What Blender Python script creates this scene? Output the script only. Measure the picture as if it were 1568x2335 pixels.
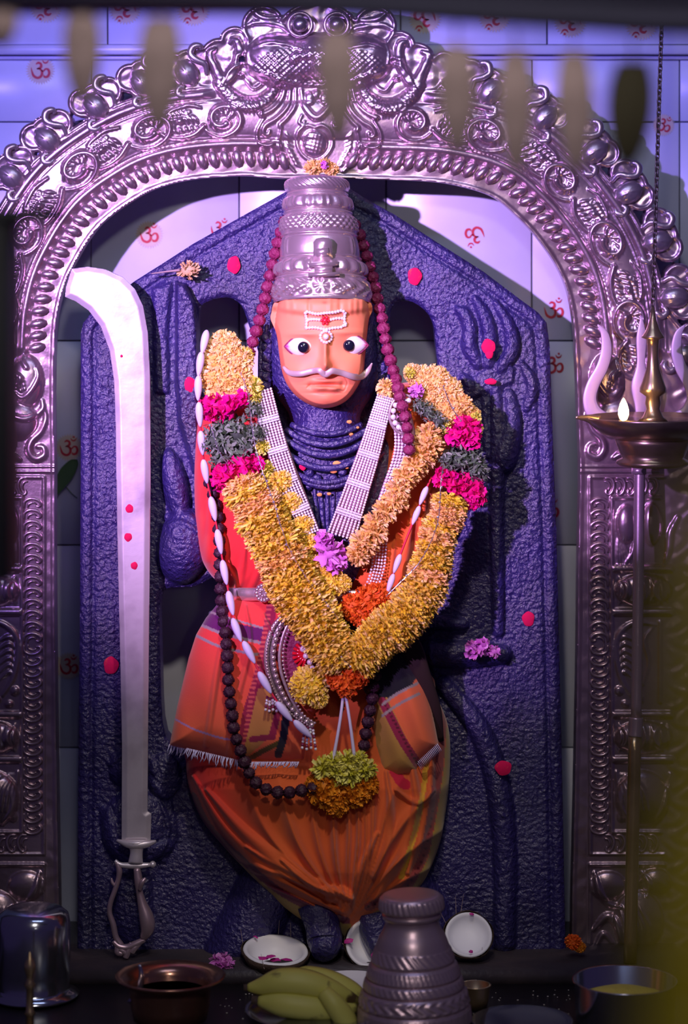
import bpy, math, random
import numpy as np
from mathutils import Vector, Matrix, Euler
for o in list(bpy.data.objects): bpy.data.objects.remove(o)
C = bpy.context.scene.collection
PI = math.pi
random.seed(7)
# ---------------------------------------------------------------- scale: 1 unit of the plan = U metres at the idol's plane
U = 0.0007
F = 6000.0            # focal length in plan units (= pixels of a 1568 wide frame)
HOR = 500.0           # horizon row
ZC = 1670*U           # camera height over the plinth top
def sc(d): return (F+d)/F
def W(x, y, d=0.0):
    s = (F+d)/F*U
    return ((x-784)*s, d*U, ZC+(HOR-y)*s)
def WV(p): return Vector(W(*p))
# ---------------------------------------------------------------- camera
cam = bpy.data.objects.new('camera', bpy.data.cameras.new('camera')); C.objects.link(cam)
cam.location = (0, -F*U, ZC); cam.rotation_euler = (PI/2, 0, 0)
cd_ = cam.data; cd_.sensor_fit = 'HORIZONTAL'; cd_.sensor_width = 36.0
cd_.lens = 36.0*F/1568.0; cd_.shift_y = -667.5/1568.0
cd_.clip_start = 0.05; cd_.clip_end = 50
cd_.dof.use_dof = True; cd_.dof.focus_distance = (F-90)*U; cd_.dof.aperture_fstop = 3.0
cd_.dof.aperture_blades = 0
bpy.context.scene.camera = cam
# ---------------------------------------------------------------- world, lights, exposure
sc_ = bpy.context.scene
sc_.view_settings.view_transform = 'Standard'
sc_.view_settings.look = 'None'
sc_.view_settings.exposure = 0.0
sc_.view_settings.gamma = 1.0
sc_.view_settings.use_curve_mapping = False
w = bpy.data.worlds.new('world'); sc_.world = w; w.use_nodes = True
w.node_tree.nodes['Background'].inputs[0].default_value = (0.16, 0.10, 0.42, 1)
w.node_tree.nodes['Background'].inputs[1].default_value = 0.10
def lamp(name, kind, loc, target, color, energy, **kw):
    l = bpy.data.lights.new(name, kind); l.color = color; l.energy = energy
    for k, v in kw.items(): setattr(l, k, v)
    o = bpy.data.objects.new(name, l); C.objects.link(o); o.location = loc
    o.rotation_euler = (Vector(target)-Vector(loc)).to_track_quat('-Z', 'Y').to_euler()
    return o
# colour-changing stage spot up and to the left in front of the idol: wide blue emitter, narrower pinkish white one
KEY = (-1.50, -3.20, 1.80)
lamp('stage_spot_blue', 'SPOT', KEY, W(640, 420, 0), (0.25, 0.18, 1.0), 680.0,
     spot_size=math.radians(29.5), spot_blend=1.0, shadow_soft_size=0.035)
lamp('stage_spot_pink', 'SPOT', KEY, W(660, 800, 0), (1.0, 0.52, 0.78), 780.0,
     spot_size=math.radians(20.5), spot_blend=1.0, shadow_soft_size=0.035)
# fluorescent tube over the opening
lamp('ceiling_tube', 'AREA', (0.05, -1.35, 2.15), W(784, 1150, 0), (0.50, 0.60, 1.0), 4.5,
     shape='RECTANGLE', size=1.1, size_y=0.05)
# small warm bulb in front, aimed at the garlands and skirt
lamp('front_bulb', 'SPOT', (0.08, -1.55, 2.00), W(770, 1330, -100), (1.0, 0.84, 0.66), 62.0,
     spot_size=math.radians(30), spot_blend=1.0, shadow_soft_size=0.05)
# unseen fill lights, added to brighten the festoon leaves and the yellow cloth
lamp('leaf_fill', 'AREA', (0.0, -3.3, 2.2), W(784, 200, -2450), (1.0, 0.90, 0.84), 17.0,
     shape='DISK', size=0.25)
lamp('cloth_fill', 'POINT', (0.42, -4.6, 1.35), (0, 0, 0), (1.0, 0.92, 0.85), 5.0, shadow_soft_size=0.06)
# ---------------------------------------------------------------- materials
M = {}
def mat(name, color, rough=0.5, metal=0.0, spec=0.5, bump=None, attr=False, vary=None, emit=None, sheen=0, trans=0, coat=0, sss=0):
    """bump=(scale,strength,detail,distance_units) ; vary=(scale,color2,lo,hi)"""
    m = bpy.data.materials.new(name); m.use_nodes = True
    nt = m.node_tree; b = nt.nodes['Principled BSDF']; L = nt.links
    b.inputs['Roughness'].default_value = rough; b.inputs['Metallic'].default_value = metal
    b.inputs['Specular IOR Level'].default_value = spec
    b.inputs['Base Color'].default_value = (*color, 1)
    if coat: b.inputs['Coat Weight'].default_value = coat; b.inputs['Coat Roughness'].default_value = 0.15
    if sheen: b.inputs['Sheen Weight'].default_value = sheen
    if trans: b.inputs['Transmission Weight'].default_value = trans
    if sss:
        b.inputs['Subsurface Weight'].default_value = sss; b.inputs['Subsurface Scale'].default_value = 0.01
    tc = nt.nodes.new('ShaderNodeTexCoord')
    src = None
    if attr:
        a = nt.nodes.new('ShaderNodeVertexColor'); a.layer_name = 'Col'; src = a.outputs['Color']
    if vary:
        n = nt.nodes.new('ShaderNodeTexNoise'); n.inputs['Scale'].default_value = vary[0]; n.inputs['Detail'].default_value = 5
        L.new(tc.outputs['Object'], n.inputs['Vector'])
        r = nt.nodes.new('ShaderNodeMapRange'); r.inputs[1].default_value = vary[2]; r.inputs[2].default_value = vary[3]
        L.new(n.outputs['Fac'], r.inputs[0])
        mx = nt.nodes.new('ShaderNodeMix'); mx.data_type = 'RGBA'
        L.new(r.outputs[0], mx.inputs[0])
        if src: L.new(src, mx.inputs[6])
        else: mx.inputs[6].default_value = (*color, 1)
        mx.inputs[7].default_value = (*vary[1], 1)
        src = mx.outputs[2]
    if src: L.new(src, b.inputs['Base Color'])
    if bump:
        n = nt.nodes.new('ShaderNodeTexNoise'); n.inputs['Scale'].default_value = bump[0]; n.inputs['Detail'].default_value = bump[2]
        L.new(tc.outputs['Object'], n.inputs['Vector'])
        bp = nt.nodes.new('ShaderNodeBump'); bp.inputs['Strength'].default_value = bump[1]; bp.inputs['Distance'].default_value = bump[3]
        L.new(n.outputs['Fac'], bp.inputs['Height']); L.new(bp.outputs[0], b.inputs['Normal'])
    if emit:
        b.inputs['Emission Color'].default_value = (*emit[0], 1); b.inputs['Emission Strength'].default_value = emit[1]
    M[name] = m
    return m
mat('silver', (0.54, 0.40, 0.44), 0.29, 0.86, 0.5, bump=(60, 0.35, 4, 0.002), vary=(9, (0.34, 0.24, 0.26), 0.45, 0.72))
mat('silver_dark', (0.36, 0.30, 0.31), 0.26, 0.85, 0.5, bump=(70, 0.3, 4, 0.002))
mat('crown_silver', (0.66, 0.53, 0.55), 0.27, 0.75, 0.5, bump=(90, 0.2, 4, 0.001), vary=(14, (0.42, 0.32, 0.34), 0.5, 0.75))
mat('blade', (0.72, 0.66, 0.72), 0.38, 0.55, 0.5, bump=(80, 0.2, 6, 0.001), vary=(16, (0.42, 0.36, 0.42), 0.48, 0.75))
mat('stone', (0.028, 0.021, 0.13), 0.27, 0.0, 0.9, bump=(150, 1.0, 5, 0.005), vary=(7, (0.02, 0.018, 0.07), 0.45, 0.7))
mat('stone_smooth', (0.10, 0.10, 0.22), 0.42, 0.0, 0.6, bump=(70, 0.5, 6, 0.003), vary=(20, (0.05, 0.05, 0.12), 0.45, 0.7))
mat('kumkum', (0.70, 0.008, 0.09), 0.85, 0, 0.2, bump=(200, .4, 3, .001), vary=(90, (0.85, 0.12, 0.07), 0.56, 0.72))
mat('sandal', (0.85, 0.36, 0.10), 0.85, 0, 0.2)
mat('tile', (0.54, 0.57, 0.72), 0.30, 0, 0.4, bump=(14, 0.10, 5, 0.002), vary=(5, (0.44, 0.46, 0.58), 0.45, 0.75))
mat('grout', (0.16, 0.15, 0.17), 0.9)
mat('om_red', (0.42, 0.01, 0.03), 0.6)
mat('sunburst', (0.52, 0.44, 0.36), 0.6)
mat('plinth', (0.035, 0.028, 0.035), 0.35, 0, 0.5, bump=(30, 0.5, 6, 0.004), vary=(10, (0.07, 0.05, 0.05), 0.5, 0.8))
mat('skin', (0.90, 0.30, 0.14), 0.55, 0, 0.35, bump=(50, 0.15, 4, 0.002), vary=(9, (0.86, 0.22, 0.10), 0.5, 0.85), attr=True)
mat('eye_white', (0.88, 0.88, 0.92), 0.15, 0, 0.6, attr=True)
mat('eye_black', (0.008, 0.008, 0.02), 0.06, 0, 0.8)
mat('moustache', (0.55, 0.42, 0.42), 0.42, 0.35, 0.5)
mat('rhinestone', (0.95, 0.95, 1.0), 0.08, 0.35, 1.0)
mat('ruby', (0.75, 0.01, 0.03), 0.15, 0, 0.8)
mat('pearl', (0.90, 0.86, 0.93), 0.2, 0.15, 0.8)
mat('cloth', (1, 1, 1), 0.75, 0, 0.2, attr=True, sheen=0.25, bump=(400, 0.25, 2, 0.0008))
mat('petal', (1, 1, 1), 0.6, 0, 0.25, attr=True, sss=0.0)
mat('bead_purple', (0.22, 0.02, 0.085), 0.5, 0, 0.4, bump=(180, 1.0, 3, 0.003))
mat('bead_dark', (0.045, 0.012, 0.03), 0.5, 0, 0.4, bump=(180, 1.0, 3, 0.003))
mat('thread_red', (0.6, 0.01, 0.05), 0.6)
mat('bud', (0.66, 0.62, 0.90), 0.55)
mat('string_white', (0.75, 0.72, 0.92), 0.6)
mat('brass', (0.55, 0.40, 0.22), 0.28, 0.85, 0.5, bump=(40, 0.15, 4, 0.001), vary=(12, (0.22, 0.15, 0.08), 0.45, 0.75))
mat('copper', (0.48, 0.25, 0.17), 0.22, 0.9, 0.5, vary=(14, (0.25, 0.12, 0.09), 0.45, 0.75))
mat('old_silver', (0.50, 0.36, 0.42), 0.34, 0.65, 0.5, bump=(60, 0.3, 4, 0.001))
mat('steel', (0.50, 0.52, 0.58), 0.16, 0.95, 0.5)
mat('flame', (1, .7, .4), 0.5, emit=((1.0, 0.62, 0.26), 26.0))
mat('flame_core', (1, .9, .7), 0.5, emit=((1.0, 0.85, 0.6), 60.0))
mat('wick', (0.05, 0.03, 0.02), 0.9)
mat('oil', (0.10, 0.06, 0.02), 0.08, 0, 0.8)
mat('husk', (0.06, 0.035, 0.025), 0.9, bump=(120, 1, 5, 0.004))
mat('coconut', (0.90, 0.90, 0.97), 0.45, 0, 0.4)
mat('backing', (0.42, 0.20, 0.30), 0.6)
mat('banana', (0.50, 0.48, 0.10), 0.5, 0, 0.4, vary=(22, (0.08, 0.05, 0.02), 0.60, 0.68))
mat('leaf_dry', (0.40, 0.30, 0.29), 0.85, vary=(16, (0.15, 0.11, 0.10), 0.4, 0.7))
mat('leaf_dark', (0.035, 0.030, 0.012), 0.85)
mat('leaf_green', (0.05, 0.12, 0.04), 0.6)
mat('beam', (0.030, 0.030, 0.060), 0.8)
mat('blackbox', (0.006, 0.008, 0.012), 0.7)
mat('yellow_cloth', (0.80, 0.70, 0.02), 0.9)
mat('grain', (0.75, 0.62, 0.10), 0.8, bump=(300, 1, 3, 0.003))
mat('rice', (0.6, 0.55, 0.5), 0.7)
mat('red_plastic', (0.30, 0.02, 0.015), 0.35)
mat('chain', (0.16, 0.12, 0.10), 0.4, 0.8)
mat('tinsel', (0.85, 0.85, 0.95), 0.12, 0.9)
# ---------------------------------------------------------------- mesh helpers
WL = {}
def link(o, parent=None):
    C.objects.link(o)
    if parent is not None:
        o.parent = parent
        o.matrix_parent_inverse = Matrix.Translation(-WL[parent.name])
    WL[o.name] = Vector(o.location)
    return o
def tag(o, label=None, cat=None, group=None, kind=None):
    if label: o['label'] = label
    if cat: o['category'] = cat
    if group: o['group'] = group
    if kind: o['kind'] = kind
    return o
def empty(name, loc, label=None, cat=None, group=None):
    o = bpy.data.objects.new(name, None); o.empty_display_size = 0.02; o.location = loc
    link(o); return tag(o, label, cat, group)
class MB:
    def __init__(s): s.v = []; s.f = []; s.c = []
    def add(s, v, f, col=None):
        n = len(s.v); s.v.extend([tuple(p) for p in v]); s.f.extend([tuple(i+n for i in q) for q in f])
        if col is not None: s.c.extend([tuple(col)]*len(v) if not isinstance(col, list) else col)
        return s
    def build(s, name, m, parent=None, smooth=True, origin='base', world=True):
        v = np.array(s.v, dtype=float)
        if world:
            lo, hi = v.min(0), v.max(0)
            org = np.array([(lo[0]+hi[0])/2, (lo[1]+hi[1])/2, lo[2]])
        else: org = np.zeros(3)
        me = mesh_of(name, v-org, s.f, m, smooth, s.c or None)
        o = bpy.data.objects.new(name, me); o.location = org
        return link(o, parent)
def mesh_of(name, v, f, m, smooth=True, cols=None):
    me = bpy.data.meshes.new(name)
    v = np.asarray(v, dtype=np.float32)
    if isinstance(f, np.ndarray) and f.ndim == 2:
        nf, k = f.shape; idx = f.ravel(); starts = np.arange(0, nf*k, k); tot = np.full(nf, k)
    else:
        tot = np.array([len(q) for q in f]); idx = np.array([i for q in f for i in q]); nf = len(f)
        starts = np.concatenate([[0], np.cumsum(tot)[:-1]])
    me.vertices.add(len(v)); me.vertices.foreach_set('co', v.ravel())
    me.loops.add(len(idx)); me.loops.foreach_set('vertex_index', idx.astype(np.int32))
    me.polygons.add(nf); me.polygons.foreach_set('loop_start', starts.astype(np.int32))
    try: me.polygons.foreach_set('loop_total', tot.astype(np.int32))
    except Exception: pass
    me.update(calc_edges=True); me.validate()
    if smooth: me.polygons.foreach_set('use_smooth', np.ones(len(me.polygons), dtype=bool))
    if cols is not None:
        a = me.color_attributes.new('Col', 'FLOAT_COLOR', 'POINT')
        cc = np.ones((len(v), 4), dtype=np.float32); cc[:, :3] = np.array(cols, dtype=np.float32)[:, :3]
        a.data.foreach_set('color', cc.ravel())
    me.materials.append(M[m] if isinstance(m, str) else m)
    return me
def inst(name, me, loc, rot=None, scale=1.0, parent=None):
    o = bpy.data.objects.new(name, me); o.location = loc
    if rot is not None:
        o.rotation_mode = 'QUATERNION'; o.rotation_quaternion = rot
    o.scale = (scale,)*3 if not isinstance(scale, (tuple, list)) else scale
    return link(o, parent)
def smoothp(P, n=8, closed=False):
    """Catmull-Rom through P (any dimension)"""
    P = [np.array(p, dtype=float) for p in P]
    if len(P) < 3: 
        return [P[0]+(P[-1]-P[0])*i/n for i in range(n+1)]
    Q = ([P[-1]]+P+[P[0], P[1]]) if closed else ([2*P[0]-P[1]]+P+[2*P[-1]-P[-2]])
    out = []
    for i in range(1, len(Q)-2):
        a, b, c, d = Q[i-1], Q[i], Q[i+1], Q[i+2]
        for k in range(n):
            t = k/n
            out.append(0.5*((2*b)+(c-a)*t+(2*a-5*b+4*c-d)*t*t+(3*b-a-3*c+d)*t**3))
    if not closed: out.append(P[-1])
    return out
def resample(P, step):
    P = np.array(P, dtype=float); d = np.r_[0, np.cumsum(np.linalg.norm(np.diff(P, axis=0), axis=1))]
    n = max(1, int(round(d[-1]/step))); t = np.linspace(0, d[-1], n+1)
    return np.stack([np.interp(t, d, P[:, k]) for k in range(P.shape[1])], 1)
def tube(P, R, n=8, smooth=6, flat=1.0, caps=True, up=(0, 1, 0)):
    """P: plan points (x,y,d); R radius (number/list); flat squashes along depth"""
    k0 = len(P); Rl = [R]*k0 if not isinstance(R, (list, tuple)) else list(R)
    Q = smoothp([(p[0], p[1], p[2], r) for p, r in zip(P, Rl)], smooth) if smooth else [np.array([*p, r]) for p, r in zip(P, Rl)]
    cs = [np.array(W(q[0], q[1], q[2])) for q in Q]; V = []; Fc = []
    upv = np.array(up, dtype=float)
    for i, (c, q) in enumerate(zip(cs, Q)):
        t = cs[min(i+1, len(cs)-1)]-cs[max(i-1, 0)]; t = t/(np.linalg.norm(t)+1e-12)
        a = np.cross(t, upv); la = np.linalg.norm(a)
        a = a/la if la > 1e-6 else np.array([1., 0, 0])
        b = np.cross(a, t); r = max(q[3], 0.01)*sc(q[2])*U
        for k in range(n):
            th = 2*PI*k/n
            V.append(c+a*r*math.cos(th)+b*r*flat*math.sin(th))
    m = len(cs)
    for i in range(m-1):
        for k in range(n):
            Fc.append((i*n+k, i*n+(k+1) % n, (i+1)*n+(k+1) % n, (i+1)*n+k))
    if caps:
        Fc.append(tuple(range(n))[::-1]); Fc.append(tuple((m-1)*n+k for k in range(n)))
    return V, Fc
def lathe(prof, n=32, flat=1.0, fn=None, caps=True):
    """prof [(r,z)] local plan units -> metres, axis z"""
    V = []; Fc = []
    for r, z in prof:
        for k in range(n):
            a = 2*PI*k/n; rr = r+(fn(r, z, a) if fn else 0)
            V.append((rr*math.cos(a)*U, rr*math.sin(a)*U*flat, z*U))
    m = len(prof)
    for i in range(m-1):
        for k in range(n):
            Fc.append((i*n+k, i*n+(k+1) % n, (i+1)*n+(k+1) % n, (i+1)*n+k))
    if caps and prof[0][0] > .01: Fc.append(tuple(range(n))[::-1])
    if caps and prof[-1][0] > .01: Fc.append(tuple((m-1)*n+k for k in range(n)))
    return V, Fc
def placed(V, loc, rot=None, s=1.0):
    R = (rot or Euler((0, 0, 0))).to_matrix()
    return [tuple(R @ (Vector(v)*s)+Vector(loc)) for v in V]
def box(x0, y0, x1, y1, d0, d1, ch=0.0):
    """plan rectangle x0..x1,y0..y1 at front depth d0, back d1, optional chamfer; back is parallel-sided"""
    s0 = sc(d0)
    def P(x, y, d): 
        p = W(x, y, d0); return (p[0], d*U, p[2])
    c = ch
    V = [P(x0+c, y0+c, d0), P(x1-c, y0+c, d0), P(x1-c, y1-c, d0), P(x0+c, y1-c, d0)]
    if c:
        V += [P(x0, y0, d0+c), P(x1, y0, d0+c), P(x1, y1, d0+c), P(x0, y1, d0+c)]
    V += [P(x0, y0, d1), P(x1, y0, d1), P(x1, y1, d1), P(x0, y1, d1)]
    Fc = [(3, 2, 1, 0)]
    L = len(V)//4
    for l in range(L-1):
        for k in range(4):
            a = l*4+k; b = l*4+(k+1) % 4
            Fc.append((a, b, b+4, a+4))
    Fc.append((L*4-4, L*4-3, L*4-2, L*4-1))
    return V, Fc
def sphere(n=10, m=7, r=1.0, fn=None):
    V = [(0, 0, r)]; Fc = []
    for i in range(1, m):
        ph = PI*i/m
        for k in range(n):
            a = 2*PI*k/n; V.append((r*math.sin(ph)*math.cos(a), r*math.sin(ph)*math.sin(a), r*math.cos(ph)))
    V.append((0, 0, -r))
    for k in range(n): Fc.append((0, 1+k, 1+(k+1) % n))
    for i in range(m-2):
        for k in range(n):
            a = 1+i*n+k; b = 1+i*n+(k+1) % n; Fc.append((a, a+n, b+n, b))
    e = len(V)-1
    for k in range(n): Fc.append((e, e-n+(k+1) % n, e-n+k))
    if fn: V = [fn(v) for v in V]
    return V, Fc
def ball(mb, x, y, d, r, n=8, m=5, flat=1.0, col=None):
    V, Fc = sphere(n, m); c = W(x, y, d); k = r*sc(d)*U
    mb.add([(c[0]+v[0]*k, c[1]+v[2]*k*flat, c[2]+v[1]*k) for v in V], Fc, col)
def sdpoly(X, Y, P):
    P = np.array(P, dtype=float); n = len(P); best = np.full(X.shape, 1e18); ins = np.zeros(X.shape, bool)
    for i in range(n):
        ax, ay = P[i]; bx, by = P[(i+1) % n]; ex, ey = bx-ax, by-ay; L = ex*ex+ey*ey+1e-12
        t = np.clip(((X-ax)*ex+(Y-ay)*ey)/L, 0, 1)
        dd = (X-ax-t*ex)**2+(Y-ay-t*ey)**2
        np.minimum(best, dd, out=best)
        if ay != by:
            c = ((ay > Y) != (by > Y)) & (X < (bx-ax)*(Y-ay)/(by-ay)+ax); ins ^= c
    d = np.sqrt(best)
    return np.where(ins, -d, d)
class Relief:
    """height field over the plan, metal sheet / carved stone / cloth; height is towards the viewer"""
    def __init__(s, x0, y0, x1, y1, step, d0, col=None):
        s.st = step; s.d0 = d0
        s.xs = np.arange(x0, x1+step, step, dtype=float); s.ys = np.arange(y0, y1+step, step, dtype=float)
        s.X, s.Y = np.meshgrid(s.xs, s.ys); s.H = np.zeros(s.X.shape); s.B = np.zeros(s.X.shape); s.SD = None
        s.Cc = None
        if col: s.Cc = np.ones(s.X.shape+(3,))*np.array(col)
    def region(s, poly): s.SD = sdpoly(s.X, s.Y, poly)
    def union_circle(s, x, y, r, k=1.0): s.SD = np.minimum(s.SD, np.hypot(s.X-x, (s.Y-y)*k)-r)
    def cut(s, poly): s.SD = np.maximum(s.SD, -sdpoly(s.X, s.Y, poly))
    def win(s, x, y, R):
        i0 = max(0, int((x-R-s.xs[0])/s.st)); i1 = min(len(s.xs), int((x+R-s.xs[0])/s.st)+2)
        j0 = max(0, int((y-R-s.ys[0])/s.st)); j1 = min(len(s.ys), int((y+R-s.ys[0])/s.st)+2)
        return slice(j0, j1), slice(i0, i1)
    def base(s): s.B = s.H.copy()
    def stroke(s, P, R, h=None, n=8, groove=False, col=None, colonly=False, power=0.5):
        Rl = [R]*len(P) if not isinstance(R, (list, tuple)) else list(R)
        if len(Rl) != len(P): Rl = list(np.interp(np.linspace(0, 1, len(P)), np.linspace(0, 1, len(Rl)), Rl))
        Q = np.array(smoothp([(p[0], p[1], r) for p, r in zip(P, Rl)], n))
        Q = resample(Q, max(s.st*0.8, min(Rl)*0.3, 1.2))
        for x, y, r in Q:
            if r < 0.5: continue
            w = s.win(x, y, r); q = 1-((s.X[w]-x)**2+(s.Y[w]-y)**2)/(r*r); q = np.clip(q, 0, 1)
            hh = (h if h is not None else 0.8)*r if (h is None or h < 3) else h
            if not colonly:
                if groove: s.H[w] = np.where(q > 0, np.minimum(s.H[w], s.B[w]-hh*q), s.H[w])
                else: s.H[w] = np.where(q > 0, np.maximum(s.H[w], s.B[w]+hh*q**power), s.H[w])
            if col is not None and s.Cc is not None: s.Cc[w] = np.where(q[..., None] > 0, np.array(col), s.Cc[w])
    def blob(s, x, y, rx, ry, h, ang=0, power=0.5):
        w = s.win(x, y, max(rx, ry)); dx = s.X[w]-x; dy = s.Y[w]-y; c, n = math.cos(ang), math.sin(ang)
        u = dx*c+dy*n; v = -dx*n+dy*c; q = np.clip(1-(u/rx)**2-(v/ry)**2, 0, 1)
        s.H[w] = np.where(q > 0, np.maximum(s.H[w], s.B[w]+h*q**power), s.H[w])
    def soft(s, x, y, rx, ry, h, ang=0):
        dx = s.X-x; dy = s.Y-y; c, n = math.cos(ang), math.sin(ang)
        u = dx*c+dy*n; v = -dx*n+dy*c; s.H += h*np.exp(-(u/rx)**2-(v/ry)**2)
    def plateau(s, poly, h, bevel=8, add=True):
        d = sdpoly(s.X, s.Y, poly); t = np.clip(-d/bevel, 0, 1); s.H += h*(t*(2-t))
    def fill(s, poly, col): s.Cc[sdpoly(s.X, s.Y, poly) < 0] = col
    def spiral(s, x, y, r, turns, a0, R, h=None, sgn=1):
        P = []
        for i in range(int(10*turns)+1):
            t = i/(10*turns); a = a0+sgn*2*PI*turns*t; rr = r*(1-0.80*t); P.append((x+rr*math.cos(a), y+rr*math.sin(a)))
        s.stroke(P, [R*0.5, R, R*0.9, R*0.8], h, n=3)
    def build(s, name, m, parent=None, skirt=40, maxd=None):
        SD = s.SD; st = s.st; ins = SD < 0
        near = ins.copy()
        near[1:] |= ins[:-1]; near[:-1] |= ins[1:]; a = near.copy(); near[:, 1:] |= a[:, :-1]; near[:, :-1] |= a[:, 1:]
        gy, gx = np.gradient(SD, st); g = np.hypot(gx, gy)+1e-9
        out = near & ~ins
        X = s.X-np.where(out, SD*gx/g/np.maximum(g, .5), 0); Y = s.Y-np.where(out, SD*gy/g/np.maximum(g, .5), 0)
        idx = -np.ones(SD.shape, int); idx[near] = np.arange(near.sum())
        q = near[:-1, :-1] & near[1:, :-1] & near[:-1, 1:] & near[1:, 1:]
        q &= (ins[:-1, :-1] | ins[1:, :-1] | ins[:-1, 1:] | ins[1:, 1:])
        f = np.stack([idx[:-1, :-1][q], idx[1:, :-1][q], idx[1:, 1:][q], idx[:-1, 1:][q]], 1)
        x = X[near]; y = Y[near]; d = s.d0-s.H[near]
        k = (F+d)/F*U
        V = np.stack([(x-784)*k, d*U, ZC+(HOR-y)*k], 1)
        # skirt on boundary edges
        e = np.concatenate([f[:, [0, 1]], f[:, [1, 2]], f[:, [2, 3]], f[:, [3, 0]]]); key = np.sort(e, 1)
        kk = key[:, 0].astype(np.int64)*len(V)+key[:, 1]; u, inv, cnt = np.unique(kk, return_inverse=True, return_counts=True)
        be = e[cnt[inv] == 1]; bv = np.unique(be); mp = {int(b): len(V)+i for i, b in enumerate(bv)}
        B = V[bv].copy(); B[:, 1] = (s.d0+skirt)*U
        V2 = np.concatenate([V, B]); mpa = np.zeros(len(V), int); mpa[bv] = np.arange(len(bv))+len(V)
        sf = np.stack([be[:, 1], be[:, 0], mpa[be[:, 0]], mpa[be[:, 1]]], 1)
        fa = np.concatenate([f, sf])
        cols = None
        if s.Cc is not None:
            c = s.Cc[near]; cols = np.concatenate([c, c[bv]])
        org = np.array([V2[:, 0].mean(), s.d0*U, V2[:, 2].min()])
        me = mesh_of(name, V2-org, fa, m, True, cols)
        try:
            sh = np.zeros(len(me.polygons), bool); sh[:len(f)] = True; me.polygons.foreach_set('use_smooth', sh)
        except Exception: pass
        o = bpy.data.objects.new(name, me); o.location = org
        return link(o, parent)
def qz(direction, roll=0.0):
    """quaternion turning +Z to a world direction"""
    q = Vector(direction).normalized().to_track_quat('Z', 'Y')
    return q @ Euler((0, 0, roll)).to_quaternion()
def pdir(a, b): return WV(b)-WV(a)
# ================================================================= SETTING: tiled wall, plinth
DW = 260
wall = MB(); wall.add(*box(-700, -800, 2300, 2600, DW+14, DW+60)).build('wall_back', 'grout'); wall_o = bpy.data.objects['wall_back']; wall_o['kind'] = 'structure'
rows = [136, 278, 777, 1243, 1705, 2170]
xs = [-463, -128, 207, 545, 880, 1212, 1549, 1884]
tiles = {}
for j in range(len(rows)-1):
    for i in range(len(xs)-1):
        mb = MB(); g = 1.6; dd = DW+random.uniform(-1.2, 1.2)
        mb.add(*box(xs[i]+g, rows[j]+g, xs[i+1]-g, rows[j+1]-g, dd, DW+16, 1.5))
        tiles[(i, j)] = mb.build('tile', 'tile', wall_o, smooth=False)
fx = [-423, -89, 245, 579, 913, 1247, 1581, 1915]
ft = []
for i in range(len(fx)-1):
    mb = MB(); mb.add(*box(fx[i]+1.6, -420, fx[i+1]-1.6, 101, DW-22, DW+16, 1.5)); ft.append(mb.build('tile', 'tile', wall_o, smooth=False))
mb = MB(); mb.add(*box(-463, 102, 1884, 124, DW-34, DW+10, 3)); mb.add(*box(-463, 127, 1884, 136, DW-8, DW+10, 2))
mb.build('trim_1', 'tile', None, smooth=False)['kind'] = 'structure'
# om prints: strokes of the glyph as thin flat ribbons on the glaze
def ribbon(mb, P, Wd, fn, d, n=8):
    Q = smoothp([(p[0], p[1], w_) for p, w_ in zip(P, Wd)], n); V = []; Fc = []
    for i, q in enumerate(Q):
        a = Q[max(0, i-1)]; b = Q[min(len(Q)-1, i+1)]; t = b[:2]-a[:2]; t /= (np.linalg.norm(t)+1e-9); nn = np.array([-t[1], t[0]])
        for sgn in (1, -1):
            x, y = fn(q[0]+nn[0]*sgn*q[2]/2, q[1]+nn[1]*sgn*q[2]/2); V.append(W(x, y, d))
    for i in range(len(Q)-1): Fc.append((2*i, 2*i+1, 2*i+3, 2*i+2))
    mb.add(V, Fc)
def om(x, y, size, d, parent, rot=0.0, burst=False, name='om_print'):
    c, n = math.cos(rot), math.sin(rot); k = size/100.0
    fn = lambda u, v: (x+k*(u*c-v*n), y+k*(u*n+v*c))
    mb = MB()
    ribbon(mb, [(-24, -30), (-12, -38), (2, -32), (2, -16), (-12, -8), (-20, -8)], [5, 12, 12, 14, 9, 3], fn, d)
    ribbon(mb, [(-20, -8), (-4, -6), (8, 6), (6, 28), (-12, 40), (-34, 30), (-44, 6), (-48, -14)], [3, 9, 13, 14, 13, 13, 8, 2], fn, d)
    ribbon(mb, [(4, 2), (16, 4), (26, -6), (40, -4), (46, 14), (38, 32), (22, 34), (18, 24)], [4, 8, 9, 12, 13, 13, 11, 3], fn, d)
    ribbon(mb, [(10, -52), (18, -40), (32, -40), (42, -54)], [3, 8, 8, 2], fn, d)
    V = [W(*fn(26+6*math.cos(a), -58+6*math.sin(a)), d) for a in [i*PI/4 for i in range(8)]]; mb.add(V, [tuple(range(8))])
    o = mb.build(name, 'om_red', parent, smooth=False)
    if burst:
        mb = MB(); V = [W(x, y, d+.8)]
        for i in range(64):
            r = (78 if i % 2 else 62)*k; a = 2*PI*i/64; V.append(W(x+r*math.cos(a), y+r*math.sin(a), d+.8))
        mb.add(V, [(0, i+1, (i+1) % 64+1) for i in range(64)]); mb.build('sunburst_print', 'sunburst', parent, smooth=False)
def tile_at(x, y):
    for (i, j), o in tiles.items():
        if xs[i] <= x < xs[i+1] and rows[j] <= y < rows[j+1]: return o
    return wall_o
for x, y, s_, r, bu in [(92, 160, 44, 0.02, True), (275, 182, 44, 0.1, False), (340, 535, 42, 0, True), (500, 522, 40, 0.05, False), (1082, 537, 44, PI-0.1, False),
                    (1262, 706, 44, 0, False), (1262, 832, 44, 0, False), (1252, 1162, 44, 0, False), (157, 1021, 42, 0, True), (157, 1519, 42, 0, True),
                    (1512, 285, 34, 0.3, True)]:
    om(x, y, s_, DW-2.2, tile_at(x, y), r, bu)
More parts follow.
